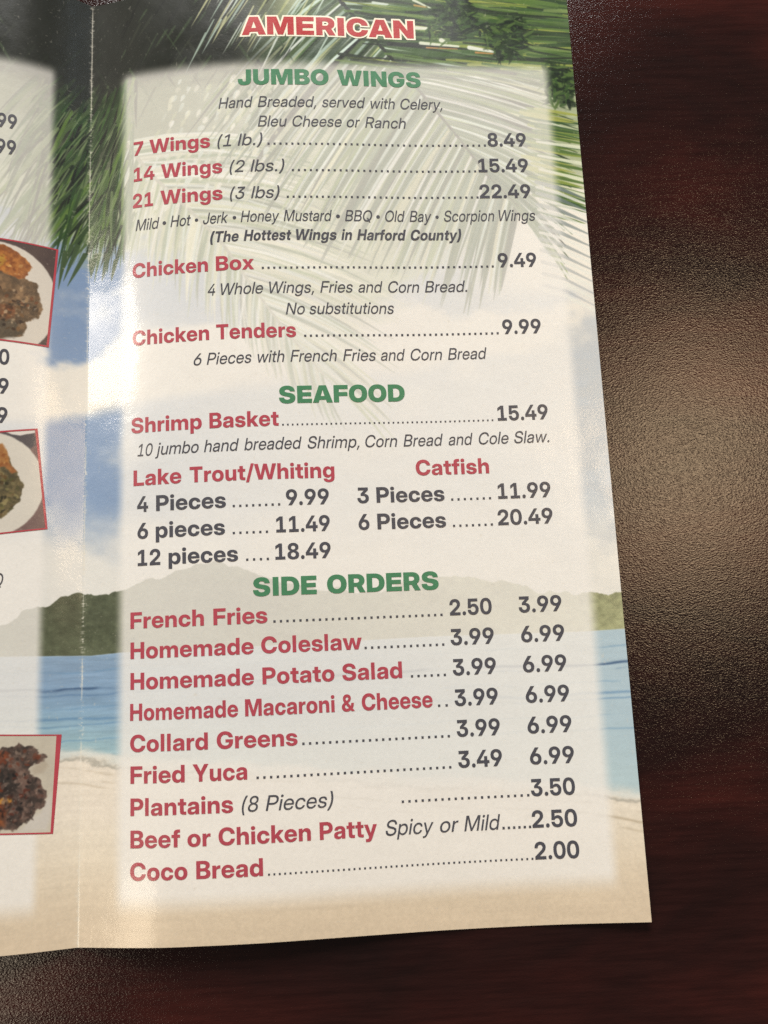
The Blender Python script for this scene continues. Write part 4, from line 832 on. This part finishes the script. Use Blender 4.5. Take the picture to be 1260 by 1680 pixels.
def contours(w, ch):
    parts = GLYPHS[w][ch].split('|'); out = []
    for c in parts[1:]:
        P = []
        for tok in c.split():
            on = not tok.endswith('c'); x, y = tok.rstrip('c').split(','); P.append((float(x), float(y), on))
        k = next((i for i, q in enumerate(P) if q[2]), 0); P = P[k:]+P[:k]
        res = []; n = len(P); i = 0; cur = P[0]; res.append((cur[0], cur[1])); i = 1
        while i <= n:
            q = P[i % n]
            if q[2]:
                if i < n: res.append((q[0], q[1]))
                cur = q; i += 1
            else:
                nx_ = P[(i+1) % n]
                e = (nx_[0], nx_[1]) if nx_[2] else ((q[0]+nx_[0])/2, (q[1]+nx_[1])/2)
                for u in (.25, .5, .75, 1.0):
                    x = (1-u)**2*cur[0]+2*u*(1-u)*q[0]+u*u*e[0]; y = (1-u)**2*cur[1]+2*u*(1-u)*q[1]+u*u*e[1]
                    res.append((x, y))
                cur = (e[0], e[1], True)
                i += 2 if nx_[2] else 1
                if i > n and abs(res[-1][0]-res[0][0])+abs(res[-1][1]-res[0][1]) < 1e-6: res.pop()
        cl = [res[0]]
        for q in res[1:]:
            if abs(q[0]-cl[-1][0])+abs(q[1]-cl[-1][1]) > .5: cl.append(q)
        out.append(cl)
    return float(parts[0]), out
def fill(conts):
    """triangulate closed contours with the nonzero winding rule"""
    V = []; E = []
    for c in conts:
        b = len(V); V += [Vector(q) for q in c]; E += [(b+i, b+(i+1) % len(c)) for i in range(len(c))]
    vo, eo, fo, *_ = delaunay_2d_cdt(V, E, [], 0, 1e-4)
    vo = [(v.x, v.y) for v in vo]
    tris = []
    for f_ in fo:
        cx = sum(vo[i][0] for i in f_)/len(f_); cy = sum(vo[i][1] for i in f_)/len(f_); w = 0
        for c in conts:
            for i in range(len(c)):
                (ax, ay), (bx, by) = c[i], c[(i+1) % len(c)]
                if (ay <= cy) != (by <= cy):
                    xx = ax+(cy-ay)*(bx-ax)/(by-ay)
                    if xx > cx: w += 1 if by > ay else -1
        if w: tris.append(tuple(f_))
    return vo, tris
_cache = {}
def glyph(w, ch):
    if (w, ch) not in _cache:
        adv, cs = contours(w, ch); vo, tr = fill(cs); xs = [v[0] for v in vo]
        _cache[(w, ch)] = (adv, vo, tr, min(xs), max(xs), cs)
    return _cache[(w, ch)]
# style: weight, cap height (mm), slant, material, part name, lift over the paper
STYLE = {'title': ('K', 4.75, 0, deep_red, 'title_word', .075), 'heading': ('K', 4.0, 0, green, 'heading_word', .05),
         'item': ('B', 3.51, 0, red, 'dish_word', .05), 'price': ('B', 3.5, 0, grey, 'price', .05),
         'desc': ('R', 2.76, .21, grey, 'description_word', .05), 'note': ('R', 3.1, .21, grey, 'note_word', .05),
         'descb': ('B', 2.66, .21, grey, 'description_word', .05)}
def sheet(name, V2, tris, mat, lift):
    P = surf([v[0] for v in V2], [v[1] for v in V2], lift)
    ok = []
    for t_ in tris:
        a = 0
        for i in range(len(t_)):
            x0, y0 = V2[t_[i]]; x1, y1 = V2[t_[(i+1) % len(t_)]]; a += x0*y1-x1*y0
        ok.append(t_ if a > 0 else t_[::-1])
    return mesh_obj(name, P, ok, mat, menu, True)
for (t0, st, tx, s0, s1) in LAYOUT:
    if st == 'dots':
        n, size = tx; V2 = []; F2 = []
        for i in range(n):
            x = s0+(s1-s0-size)*i/max(n-1, 1); b = len(V2)
            V2 += [(x, t0), (x+size, t0), (x+size, t0+size), (x, t0+size)]; F2.append((b, b+1, b+2, b+3))
        sheet('leader_dots', V2, F2, grey, .05); continue
    w, caph, slant, mat, name, lift = STYLE[st]
    if st == 'note' and t0 > 60: caph = 3.25
    if st == 'note' and t0 > 100: caph = 2.95
    k = caph/1000.0; V2 = []; F2 = []; x = 0; CC = []
    if tx == '•':
        c = ((s0+s1)/2, t0+caph*.42); r = (s1-s0)/2
        V2 = [c]+[(c[0]+r*math.cos(i*math.pi/8), c[1]+r*math.sin(i*math.pi/8)) for i in range(16)]
        F2 = [(0, 1+i, 1+(i+1) % 16) for i in range(16)]
        sheet('bullet', V2, F2, mat, lift); continue
    for ch in tx:
        adv, vo, tr, mn, mxx, cs = glyph(w, ch); b = len(V2)
        V2 += [(x+v[0]+slant*v[1], v[1]) for v in vo]; F2 += [tuple(b+i for i in f_) for f_ in tr]
        CC += [[(x+q[0]+slant*q[1], q[1]) for q in c] for c in cs]
        x += adv
    mn = min(v[0] for v in V2); mxx = max(v[0] for v in V2); kx = (s1-s0)/(mxx-mn)
    f2 = lambda v: (s0+(v[0]-mn)*kx, t0+v[1]*k)
    sheet(name, [f2(v) for v in V2], F2, mat, lift)
    if st == 'title':
        # cream outline: every contour pushed outward
        O = .42; OC = []
        for c in CC:
            c = [f2(q) for q in c]; n = len(c); oc = []
            for i in range(n):
                p0, p1, p2 = Vector(c[i-1]), Vector(c[i]), Vector(c[(i+1) % n])
                d0 = (p1-p0).normalized(); d1 = (p2-p1).normalized()
                n0 = Vector((-d0.y, d0.x)); n1_ = Vector((-d1.y, d1.x)); mn_ = (n0+n1_)
                if mn_.length < .2: mn_ = n0
                mn_.normalize(); l_ = O/max(mn_.dot(n0), .55); oc.append(tuple(p1+mn_*l_))
            OC.append(oc)
        vo, tr = fill(OC)
        sheet('title_outline', vo, tr, cream, .045)

# ------------------------------------------------------------------ food pictures: print patch with a red frame line
for k, quad in enumerate(PHOTOS):
    (a, b, c, d) = [np.array(q) for q in quad]
    N_ = 24; V2 = []; F2 = []; UV = []
    for i in range(N_+1):
        for j in range(N_+1):
            u, v = j/N_, i/N_; q = b*(1-u)*(1-v)+c*u*(1-v)+d*u*v+a*(1-u)*v
            V2.append((q[0], q[1])); UV.append(((q[0]+SW)/(2*SW), q[1]/H))
    for i in range(N_):
        for j in range(N_):
            p_ = i*(N_+1)+j; F2.append((p_, p_+N_+1, p_+N_+2, p_+1))
    P = surf([v[0] for v in V2], [v[1] for v in V2], .03)
    ph = mesh_obj('food_picture', P, F2, paper_mat, menu, True, UV)
    ph['label'] = ['picture of stew and fried bread on a white plate', 'picture of cooked greens on a white plate', 'picture of dark charred meat'][k]
    V2 = []; F2 = []; hw_ = .25
    loop = [a, b, c, d]
    def off(o_):
        cen = sum(loop)/4; return [q+(q-cen)/np.abs(q-cen).max()*o_ for q in loop]
    inn, out = off(-hw_), off(hw_)
    for e in range(4):
        p0i, p1i, p0o, p1o = inn[e], inn[(e+1) % 4], out[e], out[(e+1) % 4]
        if k == 2 and e == 0: p0i = p0i+np.array([-.55, 0])
        for j in range(31):
            u = j/30; V2 += [tuple(p0i*(1-u)+p1i*u), tuple(p0o*(1-u)+p1o*u)]
        bse = e*62
        for j in range(30): q = bse+2*j; F2.append((q, q+1, q+3, q+2))
    P = surf([v[0] for v in V2], [v[1] for v in V2], .06)
    fr = mesh_obj('picture_frame', P, [tuple(reversed(f_)) for f_ in F2], frame_red, ph, True)

# ------------------------------------------------------------------ table
table = bpy.data.objects.new('table', None); COL.objects.link(table)
thing(table, 'dark mahogany laminate table with a fine pebbled glossy surface under the menu', 'table')
tm, nt, bs = new_mat('mahogany_laminate')
tc = node(nt, 'ShaderNodeTexCoord')
mp = node(nt, 'ShaderNodeMapping'); mp.inputs['Scale'].default_value = (9.0, 26.0, 1); mp.inputs['Rotation'].default_value = (0, 0, math.radians(5))
nt.links.new(tc.outputs['Object'], mp.inputs['Vector'])
g1 = node(nt, 'ShaderNodeTexNoise', i_Scale=1.0, i_Detail=5.0, i_Roughness=.6, i_Distortion=.6); nt.links.new(mp.outputs[0], g1.inputs['Vector'])
mp2 = node(nt, 'ShaderNodeMapping'); mp2.inputs['Scale'].default_value = (60.0, 900.0, 1); mp2.inputs['Rotation'].default_value = (0, 0, math.radians(5))
nt.links.new(tc.outputs['Object'], mp2.inputs['Vector'])
g2 = node(nt, 'ShaderNodeTexNoise', i_Scale=1.0, i_Detail=4.0, i_Roughness=.7); nt.links.new(mp2.outputs[0], g2.inputs['Vector'])
cr = node(nt, 'ShaderNodeValToRGB'); nt.links.new(g1.outputs['Fac'], cr.inputs['Fac'])
e = cr.color_ramp.elements; e[0].position = .36; e[0].color = (.0120, .0052, .0046, 1); e[1].position = .66; e[1].color = (.044, .0096, .0072, 1)
q = e.new(.5); q.color = (.0240, .0068, .0056, 1)
mx_ = node(nt, 'ShaderNodeMix', data_type='RGBA', blend_type='MULTIPLY'); mx_.inputs[0].default_value = .8
cr2 = node(nt, 'ShaderNodeValToRGB'); nt.links.new(g2.outputs['Fac'], cr2.inputs['Fac'])
cr2.color_ramp.elements[0].position = .35; cr2.color_ramp.elements[0].color = (.7, .66, .66, 1); cr2.color_ramp.elements[1].position = .62; cr2.color_ramp.elements[1].color = (1.2, 1.2, 1.2, 1)
nt.links.new(cr.outputs['Color'], mx_.inputs[6]); nt.links.new(cr2.outputs['Color'], mx_.inputs[7]); nt.links.new(mx_.outputs[2], bs.inputs['Base Color'])
mp3 = node(nt, 'ShaderNodeMapping'); mp3.inputs['Scale'].default_value = (2050.0, 3500.0, 1); mp3.inputs['Rotation'].default_value = (0, 0, math.radians(-6))
nt.links.new(tc.outputs['Object'], mp3.inputs['Vector'])
v1 = node(nt, 'ShaderNodeTexVoronoi', feature='SMOOTH_F1'); v1.inputs['Scale'].default_value = 1.0; v1.inputs['Smoothness'].default_value = .2
nt.links.new(mp3.outputs[0], v1.inputs['Vector'])
v2 = node(nt, 'ShaderNodeTexNoise', i_Scale=1.35, i_Detail=3.5, i_Roughness=.6); nt.links.new(mp3.outputs[0], v2.inputs['Vector'])
ad = node(nt, 'ShaderNodeMath', operation='ADD'); nt.links.new(v1.outputs['Distance'], ad.inputs[0]); nt.links.new(v2.outputs['Fac'], ad.inputs[1])
bp = node(nt, 'ShaderNodeBump', i_Strength=.9, i_Distance=0.000028); nt.links.new(ad.outputs[0], bp.inputs['Height']); nt.links.new(bp.outputs['Normal'], bs.inputs['Normal'])
bs.inputs['Roughness'].default_value = .125
bs.inputs['Specular IOR Level'].default_value = .60
# table top: slab with rounded edge
x0, x1, y0, y1, th, rr = -.55, .65, -.28, .48, .028, .006
prof_ = [(0, -th), (0, -rr)] + [(rr-rr*math.cos(a), -rr+rr*math.sin(a)) for a in (math.radians(20), math.radians(45), math.radians(70))] + [(rr, 0)]
V = []; F_ = []
for ins, z in prof_:
    V += [(x0+ins, y0+ins, z), (x1-ins, y0+ins, z), (x1-ins, y1-ins, z), (x0+ins, y1-ins, z)]
for i in range(len(prof_)-1):
    for j in range(4):
        a = i*4+j; b = i*4+(j+1) % 4; F_.append((a, b, b+4, a+4))
n = len(V); F_.append((n-4, n-3, n-2, n-1)); F_.append((3, 2, 1, 0))
mesh_obj('tabletop', V, F_, tm, table, False)
